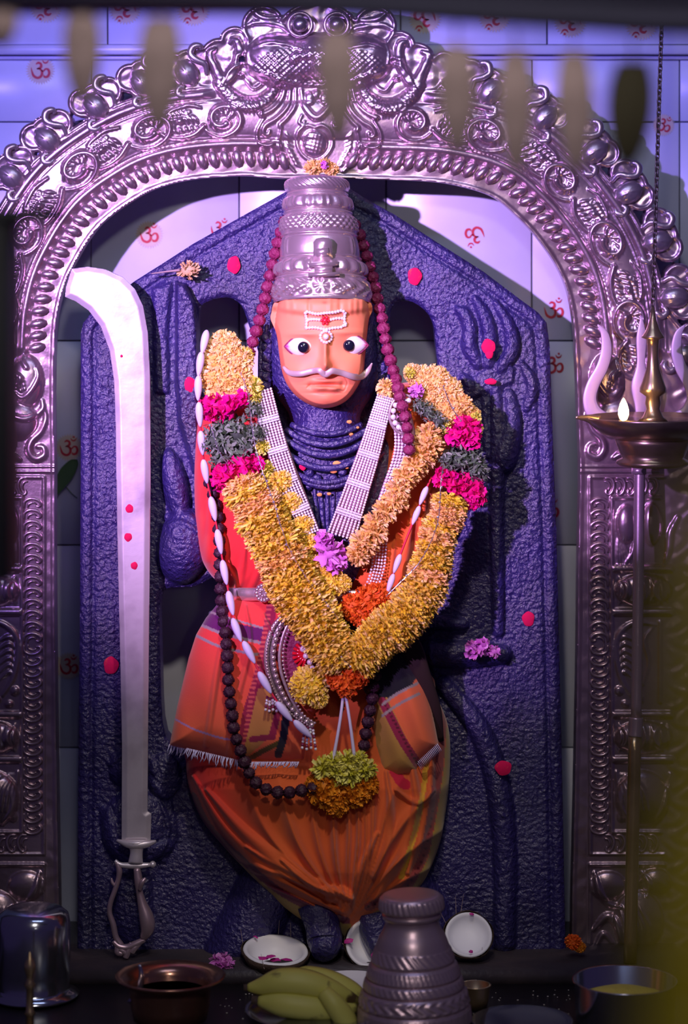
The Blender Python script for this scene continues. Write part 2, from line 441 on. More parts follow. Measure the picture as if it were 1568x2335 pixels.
for x, y in [(105, 14), (285, 18), (440, 22), (968, 40), (1127, 36), (1300, 48), (1462, 54)]:
    k = max(i for i in range(len(fx)-1) if fx[i] <= x); om(x, y, 50, DW-24.5, ft[k], PI, True)
# plinth the idol stands on, and the lower slab in front with the vessels
def horiz(x0, x1, d0, d1, ztop, zbot):
    V = [(x0*U, d0*U, ztop*U), (x1*U, d0*U, ztop*U), (x1*U, d1*U, ztop*U), (x0*U, d1*U, ztop*U)]
    V += [(a, b, zbot*U) for a, b, _ in V]
    return V, [(0, 1, 2, 3), (4, 7, 6, 5), (0, 4, 5, 1), (1, 5, 6, 2), (2, 6, 7, 3), (3, 7, 4, 0)]
mb = MB(); mb.add(*horiz(-1300, 1300, -150, DW+20, 0, -40)); o = mb.build('floor', 'plinth', smooth=False); o['kind'] = 'structure'
LOW = -30
mb = MB(); mb.add(*horiz(-1300, 1300, -1500, -150, LOW, LOW-60)); o = mb.build('trim_2', 'plinth', smooth=False); o['kind'] = 'structure'
def floor_y(d, low=False): return HOR+(1670-(LOW if low else 0))/sc(d)
# ================================================================= SILVER ARCH (prabhavali)
DA = 70
inner = [(136, 2200), (134, 2060), (128, 1700), (124, 1300), (124, 1080), (122, 900), (125, 760), (135, 690), (152, 635), (181, 579), (206, 540), (236, 505), (291, 464), (354, 430),
         (438, 409), (553, 401), (640, 407), (735, 405), (860, 409), (972, 413), (1043, 423), (1125, 449), (1186, 500), (1227, 545), (1268, 605), (1294, 665), (1308, 740), (1313, 820),
         (1318, 950), (1322, 1080), (1318, 1300), (1316, 1500), (1310, 1800), (1304, 2060), (1303, 2200)]
innS = np.array(smoothp(inner, 6)); innR = resample(innS, 4.0)
T_ = np.gradient(innR, axis=0); T_ /= np.linalg.norm(T_, axis=1)[:, None]
k_ = np.ones(9)/9
T_ = np.stack([np.convolve(np.pad(T_[:, i], 4, 'edge'), k_, 'valid') for i in (0, 1)], 1); T_ /= np.linalg.norm(T_, axis=1)[:, None]
N_ = np.stack([T_[:, 1], -T_[:, 0]], 1)          # outward normal (left on the left leg, up on top)
S_ = np.r_[0, np.cumsum(np.linalg.norm(np.diff(innR, axis=0), axis=1))]
def A(t, v):
    x = np.interp(t, S_, innR[:, 0]); y = np.interp(t, S_, innR[:, 1]); nx = np.interp(t, S_, N_[:, 0]); ny = np.interp(t, S_, N_[:, 1])
    return (x+nx*v, y+ny*v)
def t_at(x, y): return S_[np.argmin((innR[:, 0]-x)**2+(innR[:, 1]-y)**2)]
tL = t_at(125, 790); tR = t_at(1311, 770); tC = t_at(727, 405)
arch = empty('shrine_arch', W(720, 2200, DA), 'tall embossed silver arch with scrolls and a fanged face framing the black stone idol', 'arch')
outer = []
outer += [(-70, 2200), (-70, 760)]
ts = np.linspace(tL+40, tR-40, 60)
oo = [A(t, 214) for t in ts]
outer += oo
outer += [(1600, 800), (1600, 2200)]
poly = [tuple(p) for p in resample(innS, 12)] + outer[::-1]
R = Relief(-72, -40, 1602, 2200, 2.6, DA)
R.region(poly)
lobesL = [(29, 392, -2.2), (111, 308, -2.1), (222, 232, -2.0), (330, 180, -1.9), (432, 158, -1.8)]
lobesR = [(1040, 170, -1.3), (1112, 200, -1.1), (1237, 258, -1.0), (1352, 335, -0.8), (1432, 428, -0.6), (1500, 540, -0.4), (1541, 668, -0.2), (1566, 800, 0)]
for x, y, a in lobesL+lobesR:
    R.union_circle(x, y, 47)
    R.union_circle(x+34*math.cos(a+1.2), y+34*math.sin(a+1.2), 34)
    R.union_circle(x+34*math.cos(a-1.2), y+34*math.sin(a-1.2), 34)
for x, y, r in [(640, 125, 84), (725, 110, 110), (810, 125, 84), (500, 130, 44), (535, 95, 36), (480, 165, 46), (950, 140, 44), (912, 105, 36), (972, 172, 46), (600, 60, 50), (855, 60, 50), (560, 200, 60), (890, 200, 60)]:
    R.union_circle(x, y, r)
# base relief from the distance to the inner edge
din = np.full(R.X.shape, 1e9)
P = resample(innS, 16)
for i in range(len(P)-1):
    ax, ay = P[i]; bx, by = P[i+1]; ex, ey = bx-ax, by-ay; L = ex*ex+ey*ey
    t = np.clip(((R.X-ax)*ex+(R.Y-ay)*ey)/L, 0, 1); np.minimum(din, (R.X-ax-t*ex)**2+(R.Y-ay-t*ey)**2, out=din)
din = np.sqrt(din)
def ridge(v, c, w, h): return h*np.clip(1-((v-c)/w)**2, 0, 1)**0.5
up = np.clip((815-R.Y)/20, 0, 1)
cen = 1-np.exp(-((R.X-727)/150)**2)
ct = np.clip((np.abs(R.X-727)-75)/30, 0, 1)
R.H += up*ct*(ridge(din, 74, 10, 11)+ridge(din, 62, 4, 4)+ridge(din, 88, 3, 3))
R.H += up*np.clip((np.abs(R.X-727)-235)/30, 0, 1)*(ridge(din, 190, 12, 13)+ridge(din, 174, 4, 4)+ridge(din, 206, 4, 3))
R.H += ridge(din, 3, 5, 3)
R.H += 5*np.exp(-((-R.SD-6)/4.0)**2)*np.clip((din-195)/20, 0, 1)
# broad swell of the field between the mouldings
R.H += up*ridge(din, 132, 44, 9)*1.0
R.H += 1.6*np.sin(R.X*0.11+2*np.sin(R.Y*.07))*np.cos(R.Y*0.10+1.7*np.sin(R.X*.06))*np.clip((din-195)/20, 0, 1)
R.H += 1.2*np.sin(R.X*0.09+np.sin(R.Y*0.05)*2)*np.sin(R.Y*0.085)*(din < 30)*0.6
R.base()
# scroll field
def sc_motif(t0, sg):
    P = []
    for i in range(26):
        q = i/25; a = -2.6+q*2*PI*1.25; rr = 42*(1-0.70*q**1.3); P.append(A(t0+rr*math.cos(a)*sg, 131+rr*math.sin(a)))
    R.stroke(P, [3, 6.5, 7, 7, 6, 11], 1.5, n=2)
    R.stroke([A(t0-sg*40, 118), A(t0-sg*62, 100), A(t0-sg*92, 98), A(t0-sg*118, 112), A(t0-sg*128, 138)], [6, 6, 5, 4, 2], 1.5)
    R.stroke([A(t0-sg*42, 160), A(t0-sg*62, 168), A(t0-sg*92, 164), A(t0-sg*108, 152)], [3, 5, 5, 2], 1.5)
    for k in range(7):
        a = 0.1+k*0.55; R.stroke([A(t0+sg*11*math.cos(a), 131+11*math.sin(a)), A(t0+sg*24*math.cos(a+.45), 131+23*math.sin(a+.45)), A(t0+sg*30*math.cos(a+.85), 131+29*math.sin(a+.85))], [2.5, 5, 2], 1.7, n=4)
    for k in range(6):
        u = -50-k*8.5; R.stroke([A(t0+sg*u, 124+k), A(t0+sg*(u-5), 137+k), A(t0+sg*(u-13), 148-k*2)], [2, 4.4, 1.5], 1.6, n=4)
    for k in range(6):
        u = -46-k*11; R.stroke([A(t0+sg*u, 108), A(t0+sg*(u-6), 115), A(t0+sg*(u-8), 124)], [2, 4, 1.5], 1.5, n=3)
    for k in range(5):
        u = 34+k*7; R.stroke([A(t0+sg*u, 158+k*2), A(t0+sg*(u+7), 152), A(t0+sg*(u+9), 143-k)], [2, 4, 1.5], 1.5, n=3)
    x, y = A(t0-sg*84, 136); R.blob(x, y, 9, 9, 10)
    R.spiral(*A(t0-sg*66, 152), 10, 1.1, 0.3, 3.6, 1.5)
    R.spiral(*A(t0-sg*100, 122), 9, 1.1, 2.3, 3.4, 1.5)
per = 138
for k in range(7):
    sc_motif(tC-212-k*per, 1)
    if tC+212+k*per < tR+10: sc_motif(tC+212+k*per, -1)
# feathery leaves at the crest foot
for k in range(60):
    pass
# --- lion face (kirtimukha) with serpent trunks, symmetric about x=727
MX = 727
def both(P, Rr, h=None, n=6, groove=False, dy=6):
    R.stroke(P, Rr, h, n, groove); R.stroke([(2*MX-p[0], p[1]+dy) for p in P], Rr, h, n, groove)
R.blob(640, 138, 84, 62, 34, 0.12, .6); R.blob(814, 138, 84, 62, 34, -0.12, .6); R.blob(727, 128, 110, 52, 36, 0, .6)
R.base()
# diagonal scale hatching on the cheeks
msk = ((R.X-MX)**2/150**2+(R.Y-150)**2/46**2 < 1) & (np.abs(R.Y-150) < 60)
hat = np.maximum(np.abs(np.sin((R.X*0.9+R.Y)*0.24)), 0)*np.abs(np.sin((R.X*0.9-R.Y)*0.24))
R.H += np.where(msk, 4.0*hat**0.7-1.5, 0)
R.base()
both([(575, 108), (610, 96), (650, 100), (690, 112)], [3, 5, 5, 3], 1.0)
both([(590, 165), (625, 175), (670, 190), (727, 194)], [4, 6, 6, 6], 1.0, dy=0)
both([(560, 60), (590, 50), (640, 58), (660, 75)], [4, 7, 6, 4]); both([(570, 20), (600, 40), (640, 40)], [3, 8, 4]); both([(640, 10), (655, 28), (665, 40)], [3, 6, 4])
R.stroke([(727, 128), (727, 150), (727, 168)], [10, 16, 9], 1.2)
R.stroke([(668, 140), (672, 130), (690, 126), (727, 122), (764, 126), (782, 130), (786, 140)], [7, 11, 10, 12, 10, 11, 7], 1.0)
R.base()
# serpent trunks
both([(524, 98), (530, 90), (540, 94), (545, 112), (541, 140), (530, 165), (516, 182), (500, 176), (488, 150), (478, 122), (490, 112)], [4, 7, 10, 11, 12, 13, 14, 13, 11, 9, 5], 1.1)
both([(500, 190), (520, 214), (550, 234), (585, 236), (615, 218), (632, 192)], [15, 18, 19, 18, 16, 12], 1.0)
both([(548, 170), (560, 180), (575, 200), (590, 196), (605, 180)], [5, 6, 5, 5, 4], 1.0)
R.base()
for q in np.linspace(0.04, 0.96, 17):
    Pq = np.array(smoothp([(500, 190), (520, 214), (550, 234), (585, 236), (615, 218), (632, 192)], 8)); i = int(q*(len(Pq)-2)); p = Pq[i]; t = Pq[i+1]-Pq[i]; t /= np.linalg.norm(t)+1e-9
    nn = np.array([-t[1], t[0]])
    for sg in (1, -1):
        both([tuple(p-nn*15-t*7*sg), tuple(p+nn*15+t*7*sg)], [1.5, 1.5], 2.2, 2, True)
x_, y_ = 550, 172
both([(549, 172), (550, 173)], [7, 7], 1.2, 2)
# beaded whiskers, collar, heart medallion
both([(650, 200), (642, 225), (622, 248), (596, 262)], [6, 6, 5.5, 7], 1.0); both([(662, 202), (656, 240), (632, 268), (606, 285), (600, 302), (611, 308), (614, 298)], [5, 6, 6, 6, 5.5, 5, 4], 1.0)
both([(674, 205), (672, 240), (654, 268), (638, 284), (641, 291)], [5, 5.5, 5, 5, 4], 1.0)
R.stroke([(686, 206), (694, 240), (721, 268), (750, 242), (760, 206)], [5, 8, 9, 8, 5], 1.0)
R.blob(706, 224, 13, 16, 9); R.blob(740, 224, 13, 16, 9); R.blob(722, 215, 9, 12, 8)
both([(688, 262), (682, 278), (690, 284), (694, 276)], [3, 4, 4, 3], 1.0)
R.blob(717, 327, 30, 32, 15)
R.base()
m2 = np.hypot(R.X-717, R.Y-327) < 28
R.H += np.where(m2, 2.5*np.abs(np.sin((R.X+R.Y*0.25)*0.36))*np.abs(np.sin((R.Y-R.X*0.25)*0.36)), 0)
R.base()
R.stroke([(717, 291), (700, 286), (680, 300), (678, 330), (692, 355), (717, 368), (742, 355), (757, 330), (753, 300), (735, 286), (717, 291)], 4.5, 1.0)
R.base()
for i in range(8):
    y = 305+i*9.5; xx = 652+max(0, i-3)*5
    both([(xx+14, y+9), (xx+3, y+3), (xx, y-4)], [2, 3.6, 1.5], 1.1, 3, dy=0)
both([(640, 296), (636, 330), (650, 365), (672, 392)], [3, 4, 4, 3], 1.0, dy=0)
both([(602, 268), (586, 300), (590, 325), (612, 332), (634, 318)], [3, 4, 4, 4, 3], 1.0)
# --- makara heads and S scroll under the spring of the arch (both legs, mirrored)
def leg(fn, k=1.0):
    S = lambda P, r, h=1.0, n=6, g=False: R.stroke([fn(*p) for p in P], r, h, n, g)
    def Bl(x, y, rx, ry, h, a=0): R.blob(*fn(x, y), rx, ry, h, a)
    Bl(60, 870, 40, 62, 24); Bl(40, 960, 46, 44, 20)
    R.base()
    S([(25, 890), (48, 908), (70, 892), (88, 860), (84, 838)], [5, 7, 6, 6, 4]); S([(20, 946), (60, 955), (95, 935), (96, 912)], [6, 8, 7, 4])
    S([(100, 930), (104, 955), (92, 985), (72, 1005), (66, 1028), (80, 1046), (100, 1038), (98, 1020), (86, 1018)], [3, 6, 7, 8, 9, 9, 8, 6, 5])
    S([(30, 850), (44, 862), (40, 880)], [5, 8, 4]); S([(60, 838), (50, 820), (58, 800)], [6, 5, 3]); S([(8, 1035), (28, 1040), (44, 1048)], [6, 8, 5])
    for i in range(3):
        for j in range(4): Bl(30+i*10+j*2, 868+j*9-i*4, 4, 4, 4)
leg(lambda x, y: (x, y))
leg(lambda x, y: (1443-x, y-4))
R.base()
for fn in (lambda x, y: (x, y), lambda x, y: (1443-x, y)):
    for y in (1064, 1075):
        R.stroke([fn(126, y), fn(-60, y)], 3.5, 0.8, 2)
    R.base()
# --- pilaster panels
def pil(fn, sgn):
    S = lambda P, r, h=1.0, n=6, g=False: R.stroke([fn(*p) for p in P], r, h, n, g)
    def Bl(x, y, rx, ry, h, pw=.5): R.blob(*fn(x, y), rx, ry, h, 0, pw)
    S([(100, 1088), (100, 1948)], 3.5, 1.1, 2); S([(100, 1088), (-70, 1088)], 3.5, 1.1, 2); S([(100, 1948), (-70, 1948)], 3.5, 1.1, 2)
    S([(50, 1135), (50, 1898)], 4.5, 1.2, 2); S([(50, 1135), (-60, 1135)], 4.5, 1.2, 2); S([(50, 1898), (-60, 1898)], 4.5, 1.2, 2)
    S([(100, 1972), (100, 2190)], 3.5, 1.1, 2); S([(100, 1972), (-70, 1972)], 5, 1.2, 2)
    # stacked turned pot pilaster
    for y in (1297, 1396, 1630, 1732): S([(44, y), (-84, y)], 9, 0.9, 2)
    Bl(18, 1195, 24, 45, 22); Bl(-40, 1195, 24, 50, 24)
    Bl(-20, 1346, 66, 38, 26); Bl(-20, 1681, 66, 38, 26); Bl(-18, 1820, 62, 64, 26)
    R.base()
    S([(20, 1285), (4, 1262), (-2, 1230), (-10, 1190), (-8, 1160)], [4, 6, 5, 5, 3]); S([(-70, 1285), (-80, 1255), (-84, 1215), (-100, 1180)], [4, 8, 8, 6])
    for k in range(5): S([(8+k*7, 1290), (14+k*6, 1262), (26+k*3, 1230)], [2, 3.5, 2])
    for yy in (1346, 1681):
        for k in range(7):
            xx = 36-k*19; S([(xx, yy-26), (xx-6, yy), (xx, yy+26)], [3, 5, 3], 0.9)
        S([(34, yy-30), (18, yy-10), (18, yy+12), (34, yy+30)], [3, 6, 6, 3], 1.0)
        S([(-66, yy-30), (-48, yy-10), (-48, yy+12), (-66, yy+30)], [3, 6, 6, 3], 1.0)
    # leaf rinceau
    S([(-50, 1425), (0, 1420), (36, 1450), (40, 1500), (28, 1550), (6, 1585)], [3, 6, 7, 7, 6, 4])
    for k in range(6): S([(0, 1460+k*18), (20, 1452+k*16), (32, 1460+k*17)], [2, 6, 3], 1.1)
    S([(-20, 1560), (-34, 1510), (-24, 1460), (-44, 1430)], [3, 5, 5, 3]); Bl(34, 1575, 11, 11, 8); Bl(-10, 1595, 12, 10, 8); Bl(20, 1605, 10, 8, 7)
    S([(-60, 1420), (-60, 1600)], 5, 1.0, 2)
    for k in range(6): S([(40-k*4, 1765), (30-k*10, 1800), (24-k*11, 1850)], [3, 6, 3], 1.0)
    S([(40, 1760), (30, 1840), (5, 1880)], [4, 7, 4]); S([(-84, 1765), (-70, 1840), (-44, 1882)], [4, 8, 4]); Bl(30, 1862, 10, 12, 8)
    # lower panel, rearing beast
    Bl(60, 2020, 42, 34, 16); Bl(-10, 2100, 58, 70, 24); Bl(-50, 2010, 36, 30, 18)
    R.base()
    S([(90, 1990), (80, 2030), (60, 2060), (30, 2068)], [5, 8, 8, 5]); S([(92, 2120), (60, 2090), (40, 2110), (30, 2150)], [5, 10, 10, 6]); S([(88, 2160), (70, 2130), (50, 2150)], [4, 7, 4])
    for k in range(5): S([(-40+k*14, 2150), (-34+k*14, 2110), (-14+k*12, 2070)], [2, 4, 2], 1.0)
    S([(-20, 1990), (-36, 2020), (-30, 2044)], [4, 7, 4]); S([(36, 2180), (0, 2170), (-50, 2185)], [5, 8, 5])
    R.base()
pil(lambda x, y: (x, y), 1)
pil(lambda x, y: (1445-x, y), -1)
R.build('arch_sheet', 'silver', arch, skirt=60)
# gadroons of the inner band: separate beads
def gad_mesh():
    V, Fc = sphere(10, 8)
    return mesh_of('gadroon', [(v[0]*12.6*U+0.10*v[1]*22*U, v[1]*23*U, v[2]*14*U) for v in V], Fc, 'silver')
gm = gad_mesh(); gmR = mesh_of('gadroon', [(( -v[0])*11.5*U-0.0, v[1]*22*U, v[2]*10*U) for v in sphere(10, 8)[0]], sphere(10, 8)[1], 'silver')
t = tL-6; 
while t < tR+40:
    if abs(t-tC) > 62:
        x, y = A(t, 41); x2, y2 = A(t, 50); x3, y3 = A(t+5, 41)
        n_ = pdir((x, y, DA), (x2, y2, DA)).normalized(); sg = 1 if t < tC else -1
        z = Vector((0, -1, 0)); yv = (n_+0.40*sg*Vector((z.cross(n_)))).normalized()*1; xv = yv.cross(z).normalized()
        m3 = Matrix((xv, yv, z)).transposed()
        inst('gadroon', gm, WV((x, y, DA-2)), m3.to_quaternion(), sc(DA)*random.uniform(.96, 1.04), arch)
    t += 26.0
# frame curls of the pilasters: one C-shaped leaf per repeat
def curl_mesh():
    mb = MB()
    def loc(P, Rr):
        V, Fc = tube([(784+p[0], HOR+p[1], 0) for p in P], Rr, 6, 4, 0.9); V = [(v[0], v[1], v[2]-ZC) for v in V]; mb.add(V, Fc)
    loc([(-20, 10, 0), (-19, -4, -2), (-6, -11, -3), (10, -8, -3), (18, 0, -2), (14, 7, -1), (6, 5, 0)], [2, 3.2, 4, 4, 3.6, 3, 2])
    loc([(-12, 11, 0), (-10, 2, -1.5), (0, -2, -2), (8, 2, -1)], [1.5, 2.8, 2.8, 1.5])
    return mesh_of('frame_curl', mb.v, mb.f, 'silver')
cm = curl_mesh()
def flipq(fx_, fy_): return None
for side in (0, 1):
    for k in range(30):
        y = 1148+k*25.6
        flip = -1 if k < 13 else 1
        x = 75 if side == 0 else 1365
        inst('frame_curl', cm, WV((x, y, DA-3)), None, ((1 if side == 0 else -1)*sc(DA), sc(DA), -flip*sc(DA)), arch)
    for yy in (1110, 1924):
        for k in range(5):
            x = (52-k*25) if side == 0 else (1388+k*25)
            inst('frame_curl', cm, WV((x, yy, DA-3)), Euler((0, PI/2, 0)).to_quaternion(), (sc(DA), sc(DA), sc(DA)*(1 if side else -1)), arch)
# crest motifs on each lobe: S scroll, ribbed shell, small curl
mat('crest_silver', (0.46, 0.38, 0.40), 0.28, 0.8, 0.5, bump=(70, 0.3, 4, 0.002))
def crest_parts():
    def loc(P, Rr, n=8):
        V, Fc = tube([(784+p[0], HOR+p[1], p[2]) for p in P], Rr, n, 6, 0.9); return [(v[0], v[1], v[2]-ZC) for v in V], Fc
    s1 = MB().add(*loc([(18, 26, 0), (26, 8, -4), (16, -8, -6), (12, -24, -6), (24, -34, -5), (36, -28, -4), (34, -20, -2)], [4, 6, 7, 7, 7.5, 6, 4]))
    V, Fc = sphere(22, 12)
    def rib(v):
        a = math.atan2(v[1], v[0]); k = 1+0.09*math.cos(16*v[0]+3*v[1]*v[1])*max(0, 1-abs(v[0])**4)*.6; return (v[0]*23*k*U, -max(v[2], -.3)*20*U*k, v[1]*30*k*U)
    s2 = MB().add([rib(v) for v in V], Fc)
    s3 = MB().add(*loc([(-2, 16, 0), (-14, 18, -3), (-22, 8, -4), (-14, -2, -4), (-4, 4, -3)], [4, 6.5, 7, 6, 4]))
    return [mesh_of('crest_scroll', s1.v, s1.f, 'crest_silver'), mesh_of('crest_shell', s2.v, s2.f, 'crest_silver'), mesh_of('crest_curl', s3.v, s3.f, 'crest_silver')]
cp = crest_parts()
for side, L in ((1, lobesL), (-1, lobesR)):
    for x, y, a in L:
        if side == -1 and 1000 < x < 1060: continue
        rr = (a+1.2) if side == 1 else (a+1.9)
        q = Euler((0, rr*0.9, 0)).to_quaternion()
        for me, (ox, oy) in zip(cp, ((6, 0), (-10, 4), (-26, 26))):
            ox2 = ox*side; c_, s2_ = math.cos(rr*0.9), math.sin(rr*0.9)
            px, py = x+ox2*c_-oy*s2_, y+ox2*s2_+oy*c_
            inst(me.name.split('.')[0], me, WV((px, py, DA-4)), q, (side*1.18, 1.1, 1.18), arch)
for x in (684, 767):
    V, Fc = sphere(20, 12); e = MB(); c = W(x, 56, DA-26); e.add([(c[0]+v[0]*19*U, c[1]+v[2]*17*U, c[2]+v[1]*19*U) for v in V], Fc); e.build('bulging_eye', 'silver_dark', arch)
    e = MB(); P = [(x+27*math.cos(a), 56+27*math.sin(a), DA-24) for a in np.linspace(0, 2*PI, 25)]; e.add(*tube(P, 4.5, 8, 0, 1.0, False)); e.build('eye_ring', 'silver', arch)
# ================================================================= BLACK STONE IDOL (back slab with carved figure)
idol = empty('stone_idol', W(735, 2170, 60), 'black stone idol carved with its pointed backing slab, standing inside the silver arch', 'statue')
slab = [(176, 2215), (178, 1800), (182, 1400), (184, 1000), (184, 760), (190, 736), (206, 716), (260, 676), (307, 641), (372, 600), (440, 556), (550, 494), (650, 438), (700, 410), (745, 398),
        (800, 432), (850, 462), (900, 490), (1000, 555), (1100, 618), (1190, 686), (1226, 712), (1246, 736), (1253, 790), (1260, 1000), (1268, 1200), (1280, 1700), (1290, 2215)]
R = Relief(170, 390, 1296, 2215, 3.0, 20)
R.region(slab)
hole1 = smoothp([(453, 720), (462, 694), (500, 680), (530, 681), (553, 702), (568, 744), (585, 790), (600, 860), (585, 905), (470, 905), (452, 820)], 4, True)
hole2 = smoothp([(888, 730), (897, 696), (914, 687), (938, 688), (966, 706), (985, 733), (992, 775), (992, 900), (905, 905), (886, 800)], 4, True)
hole3 = smoothp([(366, 1370), (385, 1342), (440, 1338), (520, 1338), (520, 1680), (440, 1690), (378, 1680), (366, 1500)], 4, True)
for h in (hole1, hole2, hole3): R.cut([tuple(p) for p in h])
# stepped border
R.H -= 10*np.clip(1-(-R.SD)/14, 0, 1)**2
bd = -sdpoly(R.X, R.Y, slab)
R.H -= 7*np.exp(-((bd-30)/5.0)**2)
R.H += 3*np.sin(R.X*.031+1)*np.sin(R.Y*.023)
rng = np.random.RandomState(3)
nz = rng.rand(*R.X.shape)-.5
for _ in range(1): nz = (nz+np.roll(nz, 1, 0)+np.roll(nz, -1, 0)+np.roll(nz, 1, 1)+np.roll(nz, -1, 1))/5
R.H += 2.6*nz*2
# tall raised stone blade left of the shoulder garland
R.plateau([(398, 640), (425, 648), (446, 690), (455, 760), (456, 900), (456, 1080), (440, 1080), (405, 960), (398, 850)], 46, 10)
R.plateau([(345, 655), (396, 640), (386, 740), (388, 900), (350, 900)], 14, 12)
R.base()
S = R.stroke
# raised hand with flames / trident on the right
S([(1042, 704), (1058, 716), (1070, 745), (1070, 790), (1090, 830)], [8, 15, 17, 18, 14], 1.3)
S([(1082, 680), (1104, 720), (1116, 770), (1112, 830)], [7, 16, 18, 16], 1.3)
S([(1130, 690), (1158, 740), (1168, 795), (1140, 840)], [7, 15, 18, 16], 1.3)
S([(1190, 830), (1215, 880), (1200, 930)], [8, 16, 10], 1.0)
for k in range(4): S([(1070+k*6, 905-k*14), (1110, 885-k*11), (1165, 868-k*9)], [8, 11, 8], 1.4)
S([(1055, 860), (1072, 880), (1064, 905)], [9, 15, 9], 1.4)
S([(1130, 890), (1134, 1000), (1132, 1200), (1136, 1440)], [16, 19, 17, 14], 1.3)
S([(1160, 900), (1168, 960), (1150, 1040), (1148, 1070)], [14, 22, 30, 12], 1.2)
S([(1105, 900), (1110, 1040)], [9, 9], 1.2)
# left hip fist and forearm, bracelets
R.blob(420, 1245, 62, 88, 70, 0.2); R.blob(400, 1110, 30, 90, 40, -.2)
R.base()
S([(380, 1180), (410, 1168), (445, 1185), (470, 1215)], 8, 1.0); S([(372, 1200), (410, 1190), (450, 1210)], 7, 1.0); R.spiral(408, 1212, 18, 1.3, 0, 5)
# right forearm and staff end
S([(985, 1490), (1040, 1492), (1090, 1492), (1145, 1492)], [34, 32, 30, 22], 1.3); S([(960, 1425), (1010, 1420), (1055, 1424)], [16, 19, 14], 1.6)
R.base(); S([(985, 1450), (980, 1495), (990, 1530)], 7, 1.0)
# hip scarf carved along the right edge and legs behind the skirt
S([(1010, 1560), (1090, 1660), (1132, 1780), (1150, 1930), (1150, 2150)], [20, 26, 28, 28, 26], 1.0)
S([(700, 1850), (620, 2000), (540, 2190)], [60, 70, 80], 70, power=.7)
S([(830, 1850), (930, 2020), (1010, 2190)], [60, 60, 66], 60, power=.7)
# small attendant figure low on the left
R.blob(290, 1755, 42, 42, 30); R.blob(375, 1770, 40, 55, 20); R.blob(310, 1890, 80, 90, 34); R.blob(300, 2050, 50, 110, 28)
R.base(); S([(250, 1740), (280, 1715), (330, 1720), (350, 1760)], [8, 13, 13, 8]); S([(240, 1850), (262, 1930), (320, 1960), (380, 1930)], [14, 20, 20, 16]); R.base()
S([(350, 1790), (376, 1830), (392, 1900), (370, 1960)], [10, 14, 14, 10])
slab_o = R.build('back_slab', 'stone', idol, skirt=95)
slab_o['label'] = 'rough pointed back slab with carved staff and hands'
# head, neck, torso as lofts
def loft(secs, n=40, fn=None, cols=None):
    """secs (y, cx, cd, rx, rd)"""
    Q = smoothp(secs, 5); V = []; Fc = []
    for q in Q:
        y, cx, cdp, rx, rd = q
        for k in range(n):
            a = 2*PI*k/n; c, s_ = math.cos(a), math.sin(a)
            e = fn(a, y) if fn else 0
            x = cx+(rx+e)*math.copysign(abs(c)**0.9, c); d = cdp-(rd+e)*math.copysign(abs(s_)**0.9, s_)
            p = W(x, y, cdp); V.append((p[0], d*U, p[2]))
    m = len(Q)
    for i in range(m-1):
        for k in range(n): Fc.append((i*n+k, (i+1)*n+k, (i+1)*n+(k+1) % n, i*n+(k+1) % n))
    Fc.append(tuple(range(n))); Fc.append(tuple((m-1)*n+k for k in range(n))[::-1])
    return V, Fc
mb = MB()
mb.add(*loft([(610, 735, -40, 100, 60), (700, 737, -45, 118, 75), (800, 738, -50, 128, 80), (880, 738, -50, 120, 78), (940, 740, -45, 84, 76), (975, 742, -50, 78, 84)]))
mb.build('head', 'stone', idol)
mb = MB(); mb.add(*loft([(925, 742, -66, 66, 66), (965, 743, -62, 74, 74), (990, 744, -50, 120, 84), (1020, 745, -30, 200, 96), (1080, 745, -20, 235, 108), (1180, 745, -18, 225, 112), (1280, 745, -15, 205, 112), (1360, 745, -10, 190, 100), (1500, 745, -5, 190, 90)]))
mb.build('torso', 'stone', idol)
# carved necklaces as ropes and pendants over the chest
nk = MB()
for k, (w_, y0, dip, r) in enumerate([(80, 968, 22, 7), (92, 980, 34, 7.5), (108, 990, 48, 8), (122, 1006, 62, 8), (128, 1030, 80, 7)]):
    P = []
    for q in np.linspace(-1, 1, 13):
        x = 744+q*w_; y = y0+dip*(1-q*q); dd = -118-26*(1-abs(q)**2)-k*2
        P.append((x, y, dd))
    nk.add(*tube(P, r, 8, 3))
for k in range(46):
    q = -1+2*k/45; ball(nk, 744+q*118, 1040+60*(1-q*q), -132-24*(1-q*q), 7.5)
nk.build('carved_necklaces', 'stone', idol)
nk = MB()
for (x, y) in [(690, 1060), (705, 1078), (685, 1092), (722, 1092), (702, 1108), (760, 1092), (780, 1075), (800, 1060), (742, 1104), (775, 1104)]: ball(nk, x, y, -134, 12, 12, 8)
for k in range(4): nk.add(*tube([(716+k*15, 1110, -128), (722+k*12, 1170, -132), (730+k*9, 1230, -132)], [5, 6, 4], 8))
nk.build('carved_pendants', 'stone', idol)
# hair curls and earrings on both sides of the face
for sgn, cx in ((-1, 612), (1, 866)):
    hr = MB()
    for k in range(9):
        y = 770+k*22; hr.add(*tube([(cx-sgn*(-2), y-14, -78), (cx+sgn*8, y, -88), (cx-sgn*4, y+12, -86)], [5, 9, 5], 7))
    for k in range(3): hr.add(*tube([(cx-sgn*(8-k*12), 740, -80), (cx+sgn*(2+k*8), 830, -84), (cx-sgn*(2-k*9), 920, -82), (cx-sgn*(14-k*10), 965, -80)], [5, 7, 7, 5], 7))
    for r in range(4):
        for k in range(4): ball(hr, cx+sgn*(4)+(k-1.5)*10, 935+r*10, -86, 5.5)
    hr.build('hair_lock', 'stone', idol)
mb = MB(); mb.add(*tube([(720, 2060, -60), (735, 2110, -75), (740, 2150, -90), (735, 2172, -120)], [44, 40, 40, 26], 16)); mb.add(*tube([(850, 2080, -50), (860, 2130, -60), (866, 2172, -90)], [40, 38, 24], 16)); mb.build('feet', 'stone', idol)
